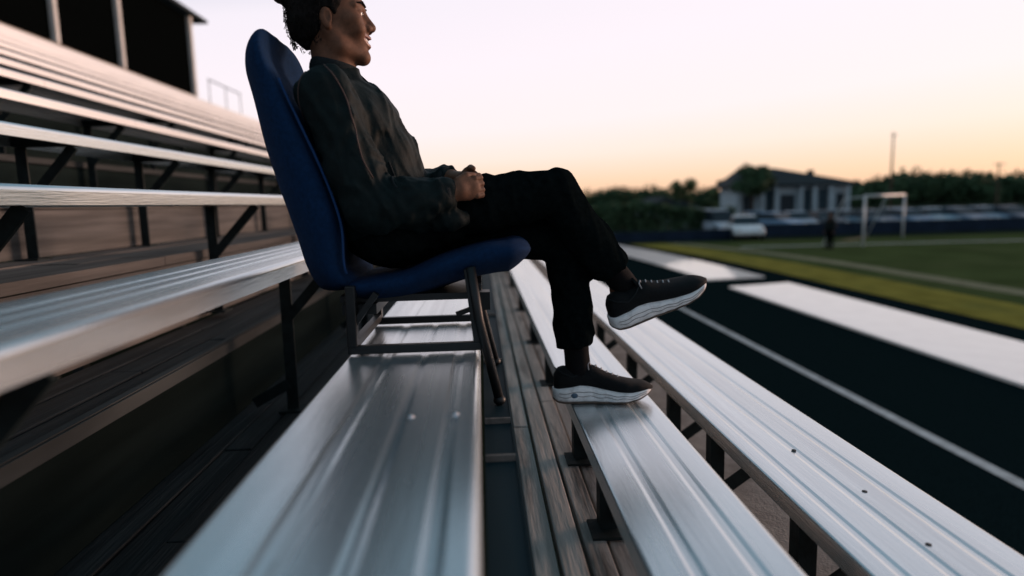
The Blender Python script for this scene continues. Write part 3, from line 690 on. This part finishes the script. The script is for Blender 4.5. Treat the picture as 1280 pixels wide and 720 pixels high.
for i in range(420):
    a = random.uniform(-1.45, 1.45); lz = random.uniform(-0.082, 0.07); rr = 0.112 if lz > -0.02 else 0.112 + (lz + 0.02) * 0.35
    base = np.array([-rr * math.cos(a) * 0.98 - 0.006, rr * 0.72 * math.sin(a), lz]); pts = []
    d = np.array([-math.cos(a), math.sin(a) * 0.8, random.uniform(-1.1, 0.3)]); rad = random.uniform(0.0022, 0.0048); ph = random.random() * 6
    for k in range(19):
        t = k / 18
        pts.append(plocal(HW(base + d * t * 0.010 + np.array([0, rad * math.cos(ph + t * 11), rad * math.sin(ph + t * 11)]) * (0.3 + t))))
    b.tube(pts, 0.0007, 4)
b.build('curl', 'hair', hair)

# jacket
w1, w2, w3 = waves(11, 55, 6), waves(12, 120, 6), waves(13, 30, 5)
jk = SDF(axis(-0.56, 0.06, 0.0052), axis(1.58, 2.17, 0.0056), axis(-0.19, 0.44, 0.0052))
jk.ell((-0.328, PY, 0.185), (0.118, 0.182, 0.160), 0.05); jk.ell((-0.278, PY, 0.035), (0.132, 0.170, 0.14), 0.06); jk.ell((-0.262, PY, -0.045), (0.138, 0.180, 0.088), 0.05)
jk.ell((-0.250, PY, 0.110), (0.074, 0.125, 0.10), 0.05)
jk.cap((-0.385, 1.735, 0.283), (-0.385, 2.00, 0.283), 0.068, 0.068, 0.035)
jk.cap((-0.392, PY, 0.29), (-0.388, PY, 0.355), 0.082, 0.066, 0.03)
def sleeve(t_amp): 
    return lambda x, y, z, t: t_amp * (0.45 * np.sin(2 * PI * (t * 2.6 + 0.8 * np.sin(y * 23 + z * 9) + 5 * x + 3 * w3(x, y, z))) * np.clip(1.3 - np.abs(t - 0.7) * 1.6, 0.2, 1) + 0.6 * w1(x, y, z))
for sh, el, wr in ((shR, elR, wrR), (shL, elL, wrL)):
    sh, el, wr = np.array(sh), np.array(el), np.array(wr)
    mid = el + (wr - el) * 0.55 + np.array([0, 0, -0.012])
    jk.cap(sh, el, 0.071, 0.066, 0.010, disp=sleeve(0.006)); jk.cap(el, mid, 0.064, 0.060, 0.012, disp=sleeve(0.006))
    jk.cap(mid, el + (wr - el) * 0.88, 0.058, 0.045, 0.015, disp=sleeve(0.004))
# loose front hem bunched on the lap
jk.ell((-0.165, PY - 0.05, -0.045), (0.085, 0.12, 0.055), 0.04); jk.ell((-0.080, 1.715, -0.040), (0.045, 0.05, 0.032), 0.02)
def crease(f, sh, seed):
    wq = waves(seed, f, 5); return lambda x, y, z: np.maximum(0, 1 - np.abs(wq(x * 1.0, y * 0.8, z * 0.6 + x * 0.5)) * sh)
c1, c2 = crease(38, 5, 21), crease(70, 5, 22)
jk.displace(lambda x, y, z: 0.0050 * w1(x, y, z) + 0.0028 * w2(x, y, z) + 0.005 * w3(x, y, z) + 0.0060 * c1(x, y, z) + 0.0030 * c2(x, y, z))
def neck_hole(x, y, z):
    return 0.060 - np.sqrt((x + 0.392) ** 2 + (y - PY) ** 2 + np.maximum(0, 0.372 - z - 0.03) ** 2)
jk.cut(neck_hole)
jk.cut(lambda x, y, z: z - 0.398 + 0.28 * (x + 0.39) + 0 * y)
jacket = put('jacket', local(jk.mesh('jacket', 1)), 'jacket', pr, True); del jk
def ring(c, n, r, tube_r, parent, name, m, ex=1.0, seg=28, ux=None):
    c = Vector(c); n = Vector(n).normalized(); u = (Vector(ux) if ux else n.orthogonal()).normalized(); v = n.cross(u); vs, fs = [], []
    for i in range(seg):
        a = 2 * PI * i / seg; d = u * math.cos(a) * ex + v * math.sin(a)
        for k in range(10):
            q = 2 * PI * k / 10
            vs.append(plocal(c + d * r + d.normalized() * math.cos(q) * tube_r[0] + n * math.sin(q) * tube_r[1]))
    for i in range(seg):
        for k in range(10): fs.append((i * 10 + k, ((i + 1) % seg) * 10 + k, ((i + 1) % seg) * 10 + (k + 1) % 10, i * 10 + (k + 1) % 10))
    b = MB(); b.add(vs, fs); return b.build(name, m, parent, smooth=True)
ring((-0.391, PY, 0.378), (0.25, 0, 1), 0.062, (0.007, 0.020), jacket, 'collar', 'jacket_trim')
for el, wr in ((elR, wrR), (elL, wrL)):
    el, wr = np.array(el), np.array(wr); ring(el + (wr - el) * 0.93, wr - el, 0.034, (0.007, 0.020), jacket, 'cuff', 'jacket_trim')
b = MB(); zp = [(-0.320, 0.365), (-0.268, 0.315), (-0.218, 0.250), (-0.190, 0.19), (-0.178, 0.13), (-0.172, 0.06)]
b.tube([plocal((x - 0.006, PY + 0.004, z)) for x, z in zp], 0.0045, 8); b.build('zip', 'jacket_trim', jacket, smooth=True)

from mathutils.bvhtree import BVHTree
bvh = BVHTree.FromPolygons([v.co.copy() for v in jacket.data.vertices], [tuple(p.vertices) for p in jacket.data.polygons])
def seam(name, pts, m, r=0.0022, n=26):
    out = []
    Q = smooth_path([(x, z, 0) for x, z in pts], n)
    for q in Q:
        hit = bvh.ray_cast(Vector(plocal((q[0], 1.3, q[1]))), Vector((0, 1, 0)))
        if hit[0] is not None: out.append(hit[0] + Vector((0, -0.0004, 0)))
    if len(out) > 3: b = MB(); b.tube(out, r, 6); b.build(name, m, jacket, smooth=True)
seam('seam', [(-0.375, 0.352), (-0.345, 0.318), (-0.318, 0.262), (-0.300, 0.190), (-0.285, 0.120), (-0.262, 0.070)], 'seam')
seam('seam', [(-0.420, 0.345), (-0.437, 0.27), (-0.428, 0.19), (-0.395, 0.11)], 'seam', 0.0018)
seam('pocket_edge', [(-0.235, 0.115), (-0.215, 0.06), (-0.205, 0.045)], 'jacket_trim', 0.003)

# trousers
tr = SDF(axis(-0.42, 0.50, 0.0055), axis(1.66, 2.08, 0.0060), axis(-0.47, 0.13, 0.0055))
tr.ell((-0.255, PY, -0.085), (0.125, 0.175, 0.090), 0.04)
def legd(a): return lambda x, y, z, t: a * (0.7 * w1(x, y, z) + 0.5 * w2(x, y, z))
mR = tuple(np.array(hipR) * 0.5 + np.array(knR) * 0.5 + np.array([0, 0, 0.012]))
tr.chain([hipR, mR, knR], [0.092, 0.080, 0.066], 0.03, disp=legd(0.004)); tr.chain([hipL, knL], [0.090, 0.070], 0.03, disp=legd(0.004))
dR = np.array(anR) - np.array(knR); dR /= np.linalg.norm(dR); hemR = np.array(anR) - dR * 0.075
tr.cap(knR, tuple(hemR + dR * 0.06), 0.064, 0.066, 0.02, cut=[(hemR, dR)], disp=legd(0.006))
dL = np.array(anL) - np.array(knL); dL /= np.linalg.norm(dL); hemL = np.array(anL) - dL * 0.105
tr.cap(knL, tuple(hemL + dL * 0.06), 0.066, 0.060, 0.02, cut=[(hemL, dL)], disp=legd(0.006))
tr.displace(lambda x, y, z: 0.004 * w1(x, y, z) + 0.002 * w2(x, y, z) + 0.005 * c1(x, y, z))
put('trousers', local(tr.mesh('trousers', 1)), 'trousers', pr, True); del tr
# socks
for an, d, up in ((anR, dR, 0.12), (anL, dL, 0.14)):
    an = np.array(an); b = MB()
    pts = [an - d * up, an - d * up * 0.5, an - d * 0.01, an + d * 0.025]
    b.tube([plocal(p) for p in pts], [0.042, 0.040, 0.042, 0.040], 20); b.build('sock', 'sock', pr, smooth=True)
# shoes: lofted upper, foam sole, rubber outsole
def loft(secs, name, m, parent):
    """secs: list of rings of equal length"""
    n = len(secs[0]); b = MB(); vs = [p for s in secs for p in s]; fs = []
    for i in range(len(secs) - 1):
        for k in range(n): fs.append((i * n + k, i * n + (k + 1) % n, (i + 1) * n + (k + 1) % n, (i + 1) * n + k))
    fs.append(tuple(range(n - 1, -1, -1))); fs.append(tuple((len(secs) - 1) * n + k for k in range(n)))
    b.add(vs, fs); return b.build(name, m, parent, smooth=True)
def shoe(label, heel, yaw_, pitch_, roll_, side, LN=0.312):
    s = bpy.data.objects.new('shoe', None); COL.objects.link(s); s.parent = pr; s['label'] = label
    s.location = plocal(heel); s.rotation_euler = (Matrix.Rotation(yaw_, 3, 'Z') @ Matrix.Rotation(-pitch_, 3, 'Y') @ Matrix.Rotation(roll_, 3, 'X')).to_euler()
    X = np.linspace(0, 1, 46)
    hw = lambda t: interp(t, [(0, .012), (.015, .024), (.05, .034), (.15, .039), (.4, .038), (.6, .046), (.72, .050), (.85, .046), (.94, .033), (.985, .018), (1, .006)])
    cy = lambda t: side * interp(t, [(0, 0), (.4, .0), (.7, .006), (1, -.004)])
    bot = lambda t: interp(t, [(0, .012), (.05, .003), (.12, 0), (.62, 0), (.75, .002), (.88, .012), (1, .030)])
    top = lambda t: interp(t, [(0, .048), (.06, .050), (.18, .056), (.27, .062), (.36, .058), (.5, .048), (.65, .040), (.78, .038), (.9, .043), (1, .049)])
    hgt = lambda t: interp(t, [(0, .092), (.04, .112), (.10, .118), (.2, .108), (.30, .112), (.36, .121), (.42, .115), (.52, .096), (.65, .079), (.78, .068), (.9, .062), (.97, .052), (1, .046)])
    A = np.linspace(0, 2 * PI, 28, endpoint=False)
    se = lambda c, e: math.copysign(abs(c) ** e, c)
    def body_(z0, z1, wf, e1, e2, inset=0.0, wav=0.0):
        out = []
        for t in X:
            a, b_ = z0(t), z1(t); h = hw(t) * wf; r = []
            for q in A:
                zz = (a + b_) / 2 + se(math.sin(q), e2) * (b_ - a) / 2
                r.append((t * LN, cy(t) + se(math.cos(q), e1) * (h + wav * math.sin(t * 55) * (0.5 - 0.5 * math.sin(q))), zz))
            out.append(r)
        return out
    sole_ = loft(body_(lambda t: bot(t) + 0.004, top, 1.11, 0.45, 0.5, wav=0.0012), 'sole', 'sole', s)
    out_ = loft(body_(bot, lambda t: bot(t) + 0.010, 1.03, 0.4, 0.6), 'outsole', 'outsole', sole_)
    for sd in ((-1, 1) if side < 0 else ()):
        b = MB(); b.ball((0.27 * LN * 0.78, cy(.2) + sd * hw(.2) * 1.055, 0.030), (0.014, 0.004, 0.009), 14, 8); b.build('gel_window', 'gel', sole_, smooth=True)
    for sd in (-1, 1):
        for zf_, am in ((0.42, .0022), (0.66, .0014)):
            b = MB(); pts = []
            for t in np.linspace(0.06, 0.93, 40):
                z0, z1 = bot(t) + 0.004, top(t); zz = z0 + (z1 - z0) * zf_ + am * math.sin(t * 38)
                v = min(1.0, abs(2 * zf_ - 1)); pts.append((t * LN, cy(t) + sd * (hw(t) * 1.11 * (1 - v ** 4) ** 0.24 + 0.0002), zz))
            b.tube(pts, 0.0011, 5); b.build('sole_groove', 'groove', sole_, smooth=True)
    # upper: rounded arch above the sole
    secs = []
    for t in X:
        z0, z1 = top(t) - 0.012, hgt(t); h = hw(t) * 0.98; r = []
        nar = interp(t, [(0, .8), (.3, .62), (.45, .55), (.6, .72), (.8, .9), (1, 1)])
        for q in A:
            v = math.sin(q); cz = se(v, 0.8)
            wd = h if v < 0 else h * (1 - (1 - nar) * (abs(v) ** 1.6))
            r.append((t * LN + 0.004, cy(t) + se(math.cos(q), 0.75) * wd, (z0 + z1) / 2 + cz * (z1 - z0) / 2))
        secs.append(r)
    up_ = loft(secs, 'upper', 'shoe', s)
    b = MB()
    for i in range(5):
        t = 0.42 + i * 0.055; z = hgt(t) + 0.0015; y = hw(t) * 0.34
        b.tube([(t * LN, cy(t) - y, z - 0.008), (t * LN + .006, cy(t), z + .001), (t * LN + 0.010, cy(t) + y, z - 0.008)], 0.0024, 6)
    b.tube([(0.385 * LN, cy(.4) - .004, hgt(.385)), (0.372 * LN, cy(.4) - .014, hgt(.385) + .012), (0.352 * LN, cy(.4) - .02, hgt(.385) + .006), (0.36 * LN, cy(.4) - .024, hgt(.385) - .012)], 0.0022, 6)
    b.build('lace', 'lace', up_, smooth=True)
    b = MB(); b.bar((0.352 * LN, cy(.36), hgt(.36) - .012), (0.322 * LN, cy(.36), hgt(.36) + 0.014), 0.036, 0.008, up=(1, 0, 0)); b.build('tongue', 'lace' if side < 0 else 'shoe', up_)
    b = MB()
    b.tube([(0.02 * LN, -0.020, .118), (0.10 * LN, -0.034, .100), (0.2 * LN, -0.035, .088), (0.28 * LN, -0.030, .100), (0.34 * LN, -0.022, .116)], 0.0022, 6); b.build('collar_trim', 'jacket_trim', up_, smooth=True)
    return s
shoe('planted black shoe flat on the bench', (0.214, 1.992, -0.6375), R(-3), R(0), R(0), -1, LN=0.318)
shoe('raised black shoe of the crossed leg, toe up', (0.398, 1.945, -0.398), R(5), R(19.5), R(15), 1, LN=0.328)

# ------------------------------------------------------------------ background: trees, hedges
def tree(x, y, h, w, label, cat='tree', m='leaf', n=1100, trunk=0.35, leaf=None, seed=0, name='tree', group=None, shape=1.0):
    g = np.random.default_rng(seed); leaf = leaf or max(0.12, h * 0.045)
    root = empty(name, label, cat, (x, y, 0), 0, group)
    b = MB(); th = h * trunk
    b.tube([(0, 0, -0.1), (0.03 * h, 0, th * 0.6), (0.0, 0.02 * h, th * 1.3), (0.02 * h, 0.02 * h, h * 0.8)], [h * .035, h * .026, h * .02, h * .006], 8)
    for k in range(5):
        a = k * 2.4; z0 = th * (0.7 + 0.15 * k)
        b.tube([(0.01 * h, 0, z0), (w * .2 * math.cos(a), w * .2 * math.sin(a), z0 + h * .12), (w * .38 * math.cos(a), w * .38 * math.sin(a), z0 + h * .2)], [h * .014, h * .01, h * .004], 6)
    b.build('trunk', 'bark', root, smooth=True)
    nc = 16; cl = []
    for k in range(nc):
        u = g.random(); zc = th + (h - th) * (0.08 + 0.84 * u); rad = w / 2 * math.sqrt(max(0.05, 1 - (2 * (0.12 + 0.8 * u) - 1) ** 2)) * shape
        a = g.random() * 6.28; q = rad * math.sqrt(g.random()) * 0.85
        cl.append((q * math.cos(a), q * math.sin(a), zc, w * (0.13 + 0.12 * g.random())))
    vs, fs = [], []
    for i in range(n):
        c = cl[int(g.integers(nc))]; d = g.normal(size=3); d /= np.linalg.norm(d); rr = c[3] * (0.45 + 0.6 * g.random())
        p = np.array(c[:3]) + d * rr * np.array([1, 1, 0.8]); u = g.normal(size=3); u /= np.linalg.norm(u); v = np.cross(u, d + 0.3 * g.normal(size=3)); v /= np.linalg.norm(v) + 1e-9
        s = leaf * (0.6 + 0.9 * g.random()); k = len(vs)
        vs += [p - u * s, p + v * s * .5, p + u * s, p - v * s * .5]; fs.append((k, k + 1, k + 2, k + 3))
    b = MB(); b.add(vs, fs); b.build('crown', m, root, fix=False)
    return root
def px_at(px, Y): return (px - 600) / 800.0 * Y      # lateral place along a sight direction, for layout only
def hedge(x0, x1, y, h, d, label, seed, n=5000, m='leaf'):
    g = np.random.default_rng(seed); vs, fs = [], []
    wv_ = waves(seed, 0.9, 5)
    for i in range(n):
        x = x0 + (x1 - x0) * g.random(); hh = h * (1 + 0.22 * float(wv_(x, 0, 0)) + 0.06 * g.normal())
        p = np.array([x, y + d * (g.random() - .5), hh * (1 - g.random() ** 1.7)]); u = g.normal(size=3); u /= np.linalg.norm(u); v = np.cross(u, g.normal(size=3)); v /= np.linalg.norm(v)
        s = 0.13 * (0.6 + g.random()); k = len(vs); vs += [p - u * s, p + v * s * .6, p + u * s, p - v * s * .6]; fs.append((k, k + 1, k + 2, k + 3))
    root = empty('hedge', label, 'hedge', ((x0 + x1) / 2, y, 0)); cx = (x0 + x1) / 2
    b = MB(); b.add([(p[0] - cx, p[1] - y, p[2]) for p in vs], fs); b.build('foliage', m, root, fix=False)
    b = MB()
    for k in range(int((x1 - x0) / 0.8)):
        xx = x0 - cx + 0.4 + k * 0.8; b.tube([(xx, 0, -0.05), (xx + .05, .05, h * .4), (xx - .05, 0, h * .8)], [0.05, 0.035, 0.015], 6)
    b.build('stem', 'bark', root)
hedge(4.5, 18.5, 46.5, 1.95, 1.6, 'long dark clipped hedge left of the pale parked van', 31, n=9000)
LEFT = [(742, 120, 4.2, 9), (768, 112, 4.0, 9), (790, 120, 4.6, 10), (812, 112, 4.4, 9), (832, 118, 4.0, 8), (873, 120, 4.0, 8), (903, 108, 5.6, 5), (888, 122, 3.8, 9)]
LL = ['low green tree just right of the raised knee', 'low broad green tree, second from the knee', 'bushy green tree standing third from the knee', 'bushy green tree left of the two small pale houses',
      'low green tree behind the left small pale house', 'low green tree right of the tall pointed tree', 'slim small tree near the clubhouse left end', 'low shrubby tree before the slim tree near the clubhouse']
for i, (px, Y, h, w_) in enumerate(LEFT):
    tree(px_at(px, Y), Y, h, w_, LL[i], m='leaf2' if i % 2 == 0 else 'leaf', n=2600, trunk=0.06, leaf=0.26, seed=40 + i, group='trees beyond the field')
tree(px_at(855, 95), 95, 5.0, 4.6, 'tall pointed tree rising above the small pale houses', n=3200, trunk=0.06, leaf=0.24, seed=60, group='trees beyond the field', m='leaf2')
tree(px_at(942, 56.0), 56.0, 5.1, 3.3, 'dark round tree standing before the clubhouse roof left end', n=3400, trunk=0.58, seed=61, leaf=0.17)
RIGHT = [(1075, 150, 4.2, 16), (1105, 146, 4.6, 16), (1138, 150, 6.2, 17), (1165, 146, 7.0, 15), (1192, 150, 6.2, 16), (1222, 146, 5.4, 18), (1252, 150, 5.2, 18), (1285, 146, 5.6, 19), (1318, 150, 5.6, 19)]
RL = ['low dark tree right beside the clubhouse roof end', 'low dark tree behind the white goal crossbar', 'dark tree right of the white goal', 'tallest dark tree of the right hand tree line', 'dark tree following the tallest on the right',
      'dark spreading tree left of the short utility pole', 'dark spreading tree behind the short utility pole', 'dark tree at the right edge of the view', 'dark tree beyond the right edge of the view']
for i, (px, Y, h, w_) in enumerate(RIGHT):
    tree(px_at(px, Y), Y, h * 0.92, w_, RL[i], n=3000, trunk=0.05, seed=80 + i, leaf=0.55, group='trees beyond the field')

# ------------------------------------------------------------------ clubhouse and small houses
def box_part(name, m, parent, *bx, bevel=0):
    b = MB(); b.box(*bx); return b.build(name, m, parent, bevel=bevel)
HY = 58.0
cb = empty('clubhouse', 'white walled clubhouse with dark hip roof and tall windows', 'building', (px_at(994, HY), HY, 0), R(-9))
b = MB(); b.box(-4.9, 5.0, 0, 7.0, 0, 3.49); b.build('wall', 'stucco', cb)
b = MB()
ev, rd = 3.50, 5.4
b.add([(-5.5, -0.7, ev), (5.8, -0.7, ev), (5.8, 7.7, ev), (-5.5, 7.7, ev), (-3.9, 3.5, rd), (-0.6, 3.5, rd - 0.1), (-5.5, -0.7, ev + .14), (5.8, -0.7, ev + .14), (5.8, 7.7, ev + .14), (-5.5, 7.7, ev + .14)],
      [(0, 3, 2, 1), (0, 1, 7, 6), (1, 2, 8, 7), (2, 3, 9, 8), (3, 0, 6, 9), (6, 7, 5, 4), (7, 8, 5), (8, 9, 4, 5), (9, 6, 4)])
rf = b.build('roof', 'roof', cb)
box_part('chimney', 'roof', rf, 2.4, 2.9, 2.9, 3.4, 3.6, 5.0)
for x0, x1 in ((-2.35, -1.55), (1.05, 1.75), (2.35, 3.15)):
    box_part('porch_shade', 'shade_and_frame', cb, x0, x1, -0.05, 0.02, 0.0, 3.2)  # dark slab on the flat wall, porch shade drawn as colour
for x0, x1 in ((-4.2, -3.45), (-0.9, 0.2), (4.0, 4.5)):
    f_ = box_part('window', 'shade_and_frame', cb, x0 - .1, x1 + .1, -0.06, 0.02, 0.9, 2.75); box_part('pane', 'glass', f_, x0, x1, -0.075, -0.062, 1.0, 2.65)
for x in (-4.85, -2.6, -1.45, 0.75, 1.9, 3.3, 4.8): box_part('porch_column', 'stucco', cb, x - .14, x + .14, -0.5, -0.22, 0, 3.49)
def small_house(px, Y, wd, h, label, seed):
    r = empty('house', label, 'house', (px_at(px, Y), Y, 0), R(seed)); box_part('wall', 'stucco', r, -wd / 2, wd / 2, 0, 6, 0, h * .62)
    b = MB(); b.prism([(-wd / 2 - .3, h * .62), (wd / 2 + .3, h * .62), (0, h)], -0.3, 6.3); b.build('roof', 'roof', r)
    f_ = box_part('window', 'shade_and_frame', r, -0.6, 0.6, -0.05, 0.01, h * .2, h * .45); box_part('pane', 'glass', f_, -0.5, 0.5, -0.07, -0.052, h * .22, h * .43)
small_house(833, 92, 5.0, 2.9, 'left one of two small pale gabled houses by the pointed tree', 8)
small_house(857, 88, 4.2, 2.3, 'small pale gabled house right below the pointed tree', -14)

# ------------------------------------------------------------------ cars, fence, goal, poles, person on the field
def car(px, Y, col, label, rz, kind='sedan'):
    r = empty('parked_car', label, 'car', (px_at(px, Y), Y, 0), rz, 'cars in the parking lot')
    pm_ = paint('car_paint', col); tall = 1.0 if kind == 'sedan' else 1.22
    # lengthwise profile along x (front at -x), lofted across y
    prof = [(-2.2, .35), (-2.25, .55), (-2.1, .74), (-1.2, .90), (-0.95, .93), (1.35, .96), (1.9, .94), (2.15, .86), (2.22, .5), (2.1, .32)]
    cab = [(-1.05, .91), (-0.35, 1.40 * tall), (0.75, 1.43 * tall), (1.65, .95)] if kind == 'sedan' else [(-1.15, .9), (-0.6, 1.42 * tall), (1.85, 1.45 * tall), (2.1, .9)]
    b = MB(); b.prism(prof, -0.86, 0.86); bo = b.build('body', pm_, r, bevel=0.07)
    b = MB(); n = len(cab)
    vs = [(x, -0.80 + (0.14 if 0 < i < n - 1 else 0), z) for i, (x, z) in enumerate(cab)] + [(x, 0.80 - (0.14 if 0 < i < n - 1 else 0), z) for i, (x, z) in enumerate(cab)]
    b.add(vs, [(0, 1, n + 1, n), (2, 3, n + 3, n + 2), (3, 2, 1, 0), (n, n + 1, n + 2, n + 3)]); b.build('window', 'glass', r)
    b = MB(); b.prism([(cab[1][0] - .05, cab[1][1] - .05), (cab[1][0] + .1, cab[1][1] + .03), (cab[2][0] - .1, cab[2][1] + .03), (cab[2][0] + .05, cab[2][1] - .05)], -0.67, 0.67); b.build('roof', pm_, r, bevel=0.02)
    for x in (-1.4, 1.35):
        for y in (-0.80, 0.80):
            b = MB(); b.tube([(x, y - .1, .32), (x, y + .1, .32)], 0.32, 18); wl = b.build('wheel', 'tyre', r)
            b = MB(); b.tube([(x, y - .115, .32), (x, y + .115, .32)], 0.19, 14); b.build('rim', 'bolt', wl)
    for y in (-0.62, 0.62):
        b = MB(); b.ball((-2.17, y, .66), (.08, .16, .08), 10, 6); b.build('headlight', 'lamp', r, smooth=True)
    return r
F0 = PI / 2
car(899, 45.5, (0.50, 0.54, 0.60), 'pale grey van behind the fence beside the hedge', F0 + .1, 'van')
car(934, 39.6, (0.75, 0.76, 0.77), 'small white car parked before the clubhouse left corner', F0 - .25)
car(972, 46, (0.20, 0.32, 0.46), 'blue car under the clubhouse windows', F0 + .5)
car(1001, 46.6, (0.26, 0.33, 0.40), 'grey car right of the blue one before the clubhouse', F0 - .1)
car(1036, 47, (0.04, 0.06, 0.08), 'black car behind the dark figure on the field', F0)
car(1098, 46, (0.09, 0.13, 0.17), 'dark car seen between the goal posts', F0 + .1)
car(1146, 46, (0.13, 0.22, 0.32), 'dark blue grey car just right of the goal', F0)
car(1180, 47, (0.34, 0.42, 0.48), 'silver car right of the goal', F0 - .1)
car(1214, 46, (0.14, 0.21, 0.29), 'slate car, third right of the goal', F0 + .1)
car(1248, 47, (0.22, 0.30, 0.38), 'grey blue car near the right edge', F0)
car(1064, 48, (0.20, 0.27, 0.33), 'grey blue car just left of the near goal post', F0 + .2)
car(1128, 49.5, (0.30, 0.33, 0.36), 'pale grey car half hidden behind the far goal post', F0 - .2)
car(948, 50, (0.12, 0.2, 0.3), 'dark blue car at the clubhouse left corner behind the white car', F0)
car(862, 49, (0.16, 0.20, 0.24), 'grey car peeking over the hedge end beside the pale van', F0 + .3)
car(1283, 46, (0.09, 0.12, 0.17), 'dark car cut by the right edge', F0)

def fence(x0, x1, y0, y1, h, label):
    r = empty('fence', label, 'fence', (x0, y0, 0), math.atan2(y1 - y0, x1 - x0)); ln = math.hypot(x1 - x0, y1 - y0)
    b = MB(); b.box(0, ln, -0.012, 0.012, 0.03, h); b.build('windscreen', 'screen', r)
    b = MB(); b.tube([(0, 0, h + .03), (ln, 0, h + .03)], 0.028, 8); b.build('rail', 'steel', r)
    for k in range(int(ln / 3) + 1):
        b = MB(); b.tube([(k * 3 + .02, 0.045, 0), (k * 3 + .02, 0.045, h + .05)], 0.03, 8); b.build('post', 'steel', r)
fence(4.0, 15.6, 39.0, 39.0, 0.62, 'low navy screened fence left of the white car')
fence(17.6, 48.0, 40.6, 40.2, 0.78, 'low navy screened fence running right behind the goal')
# goal: near post, far post, crossbar and rear stays
gl = empty('football_goal', 'white goal frame standing at the far end of the field', 'goal', (19.05, 31.1, 0), math.atan2(5.35, 5.7)); GW = 7.6; GH = 2.5
for x in (0, GW):
    b = MB(); b.tube([(x, 0, 0), (x, 0, GH)], 0.06, 12); b.build('goal_post', 'goal', gl, smooth=True)
    b = MB(); b.tube([(x, 0.02, GH - .04), (x, 0.95, GH - 0.12), (x, 1.9, 0.05)], 0.03, 8); b.build('stay', 'goal', gl, smooth=True)
b = MB(); b.tube([(-0.05, 0, GH), (GW + .05, 0, GH)], 0.055, 12); b.build('crossbar', 'goal', gl, smooth=True)
b = MB(); b.tube([(0, 1.9, .03), (GW, 1.9, .03)], 0.025, 8); b.build('ground_bar', 'steel', gl, smooth=True)
def pole(px, Y, h, arms, label):
    r = empty('utility_pole', label, 'utility pole', (px_at(px, Y), Y, 0)); b = MB(); b.tube([(0, 0, 0), (0, 0, h * .5), (0.04, 0, h)], [.2, .17, .11], 10); b.build('pole', 'bark', r)
    for z, w_ in arms: b = MB(); b.box(-w_, w_, -.24, -.12, h - z, h - z + .16); b.build('cross_arm', 'bark', r)
pole(1123, 110, 13.0, [(0.5, .5), (8.2, 1.0)], 'tall thin utility pole above the goal crossbar')
pole(1264, 118, 7.8, [(0.4, 1.1)], 'short utility pole with cross arm near the right edge')
# person on the field
q = empty('person', 'distant person in dark clothes standing on the field by the goal', 'person', (px_at(1046, 30.2), 30.2, 0), R(200))
def small(prims, name, m):
    s = SDF(axis(-0.4, 0.4, 0.022), axis(-0.4, 0.4, 0.022), axis(-0.02, 1.9, 0.022))
    for p in prims: s.cap(p[0], p[1], p[2], p[3], 0.03)
    return put(name, s.mesh(name, 1), m, q, True)
small([((0, 0, 1.60), (0.01, 0, 1.68), .085, .095), ((0, 0, 1.38), (0, 0, 1.58), .06, .055), ((0, -.1, 1.0), (0, -.1, 1.35), .09, .1), ((0, .1, 1.0), (0, .1, 1.35), .09, .1), ((0, -.2, 1.38), (0.02, -.25, 1.08), .045, .04),
       ((0.02, -.25, 1.08), (.1, -.22, .84), .04, .03), ((.1, -.22, .84), (.12, -.21, .74), .03, .025), ((0, .2, 1.38), (-0.02, .25, 1.08), .045, .04), ((-.02, .25, 1.08), (.05, .24, .84), .04, .03), ((.05, .24, .84), (.07, .23, .74), .03, .025),
       ((0, -.09, .95), (.02, -.10, .5), .08, .055), ((.02, -.10, .5), (0, -.11, .08), .05, .04), ((0, .09, .95), (-.02, .10, .5), .08, .055), ((-.02, .1, .5), (-.04, .11, .08), .05, .04), ((0, -.11, .04), (.16, -.12, .03), .04, .03), ((-.04, .11, .04), (.12, .13, .03), .04, .03)], 'body', 'skin')
small([((0, -.12, .98), (0, -.13, 1.38), .13, .12), ((0, .12, .98), (0, .13, 1.38), .13, .12), ((0, -.2, 1.38), (.02, -.25, 1.08), .07, .06), ((.02, -.25, 1.08), (.09, -.22, .86), .06, .045), ((0, .2, 1.38), (-.02, .25, 1.08), .07, .06), ((-.02, .25, 1.08), (.04, .24, .86), .06, .045)], 'jacket', 'jacket')
small([((0, -.09, .95), (.02, -.10, .5), .115, .085), ((.02, -.10, .5), (0, -.11, .1), .085, .07), ((0, .09, .95), (-.02, .10, .5), .115, .085), ((-.02, .1, .5), (-.04, .11, .1), .085, .07)], 'trousers', 'trousers')
small([((-.03, -.11, .05), (.17, -.12, .04), .055, .045), ((-.07, .11, .05), (.13, .13, .04), .055, .045)], 'shoes', 'shoe')
small([((-.02, 0, 1.66), (-.01, 0, 1.72), .1, .1)], 'hair', 'hair')

S.cycles.max_bounces = 6; S.cycles.use_denoising = True
S.cycles.sample_clamp_indirect = 4.0
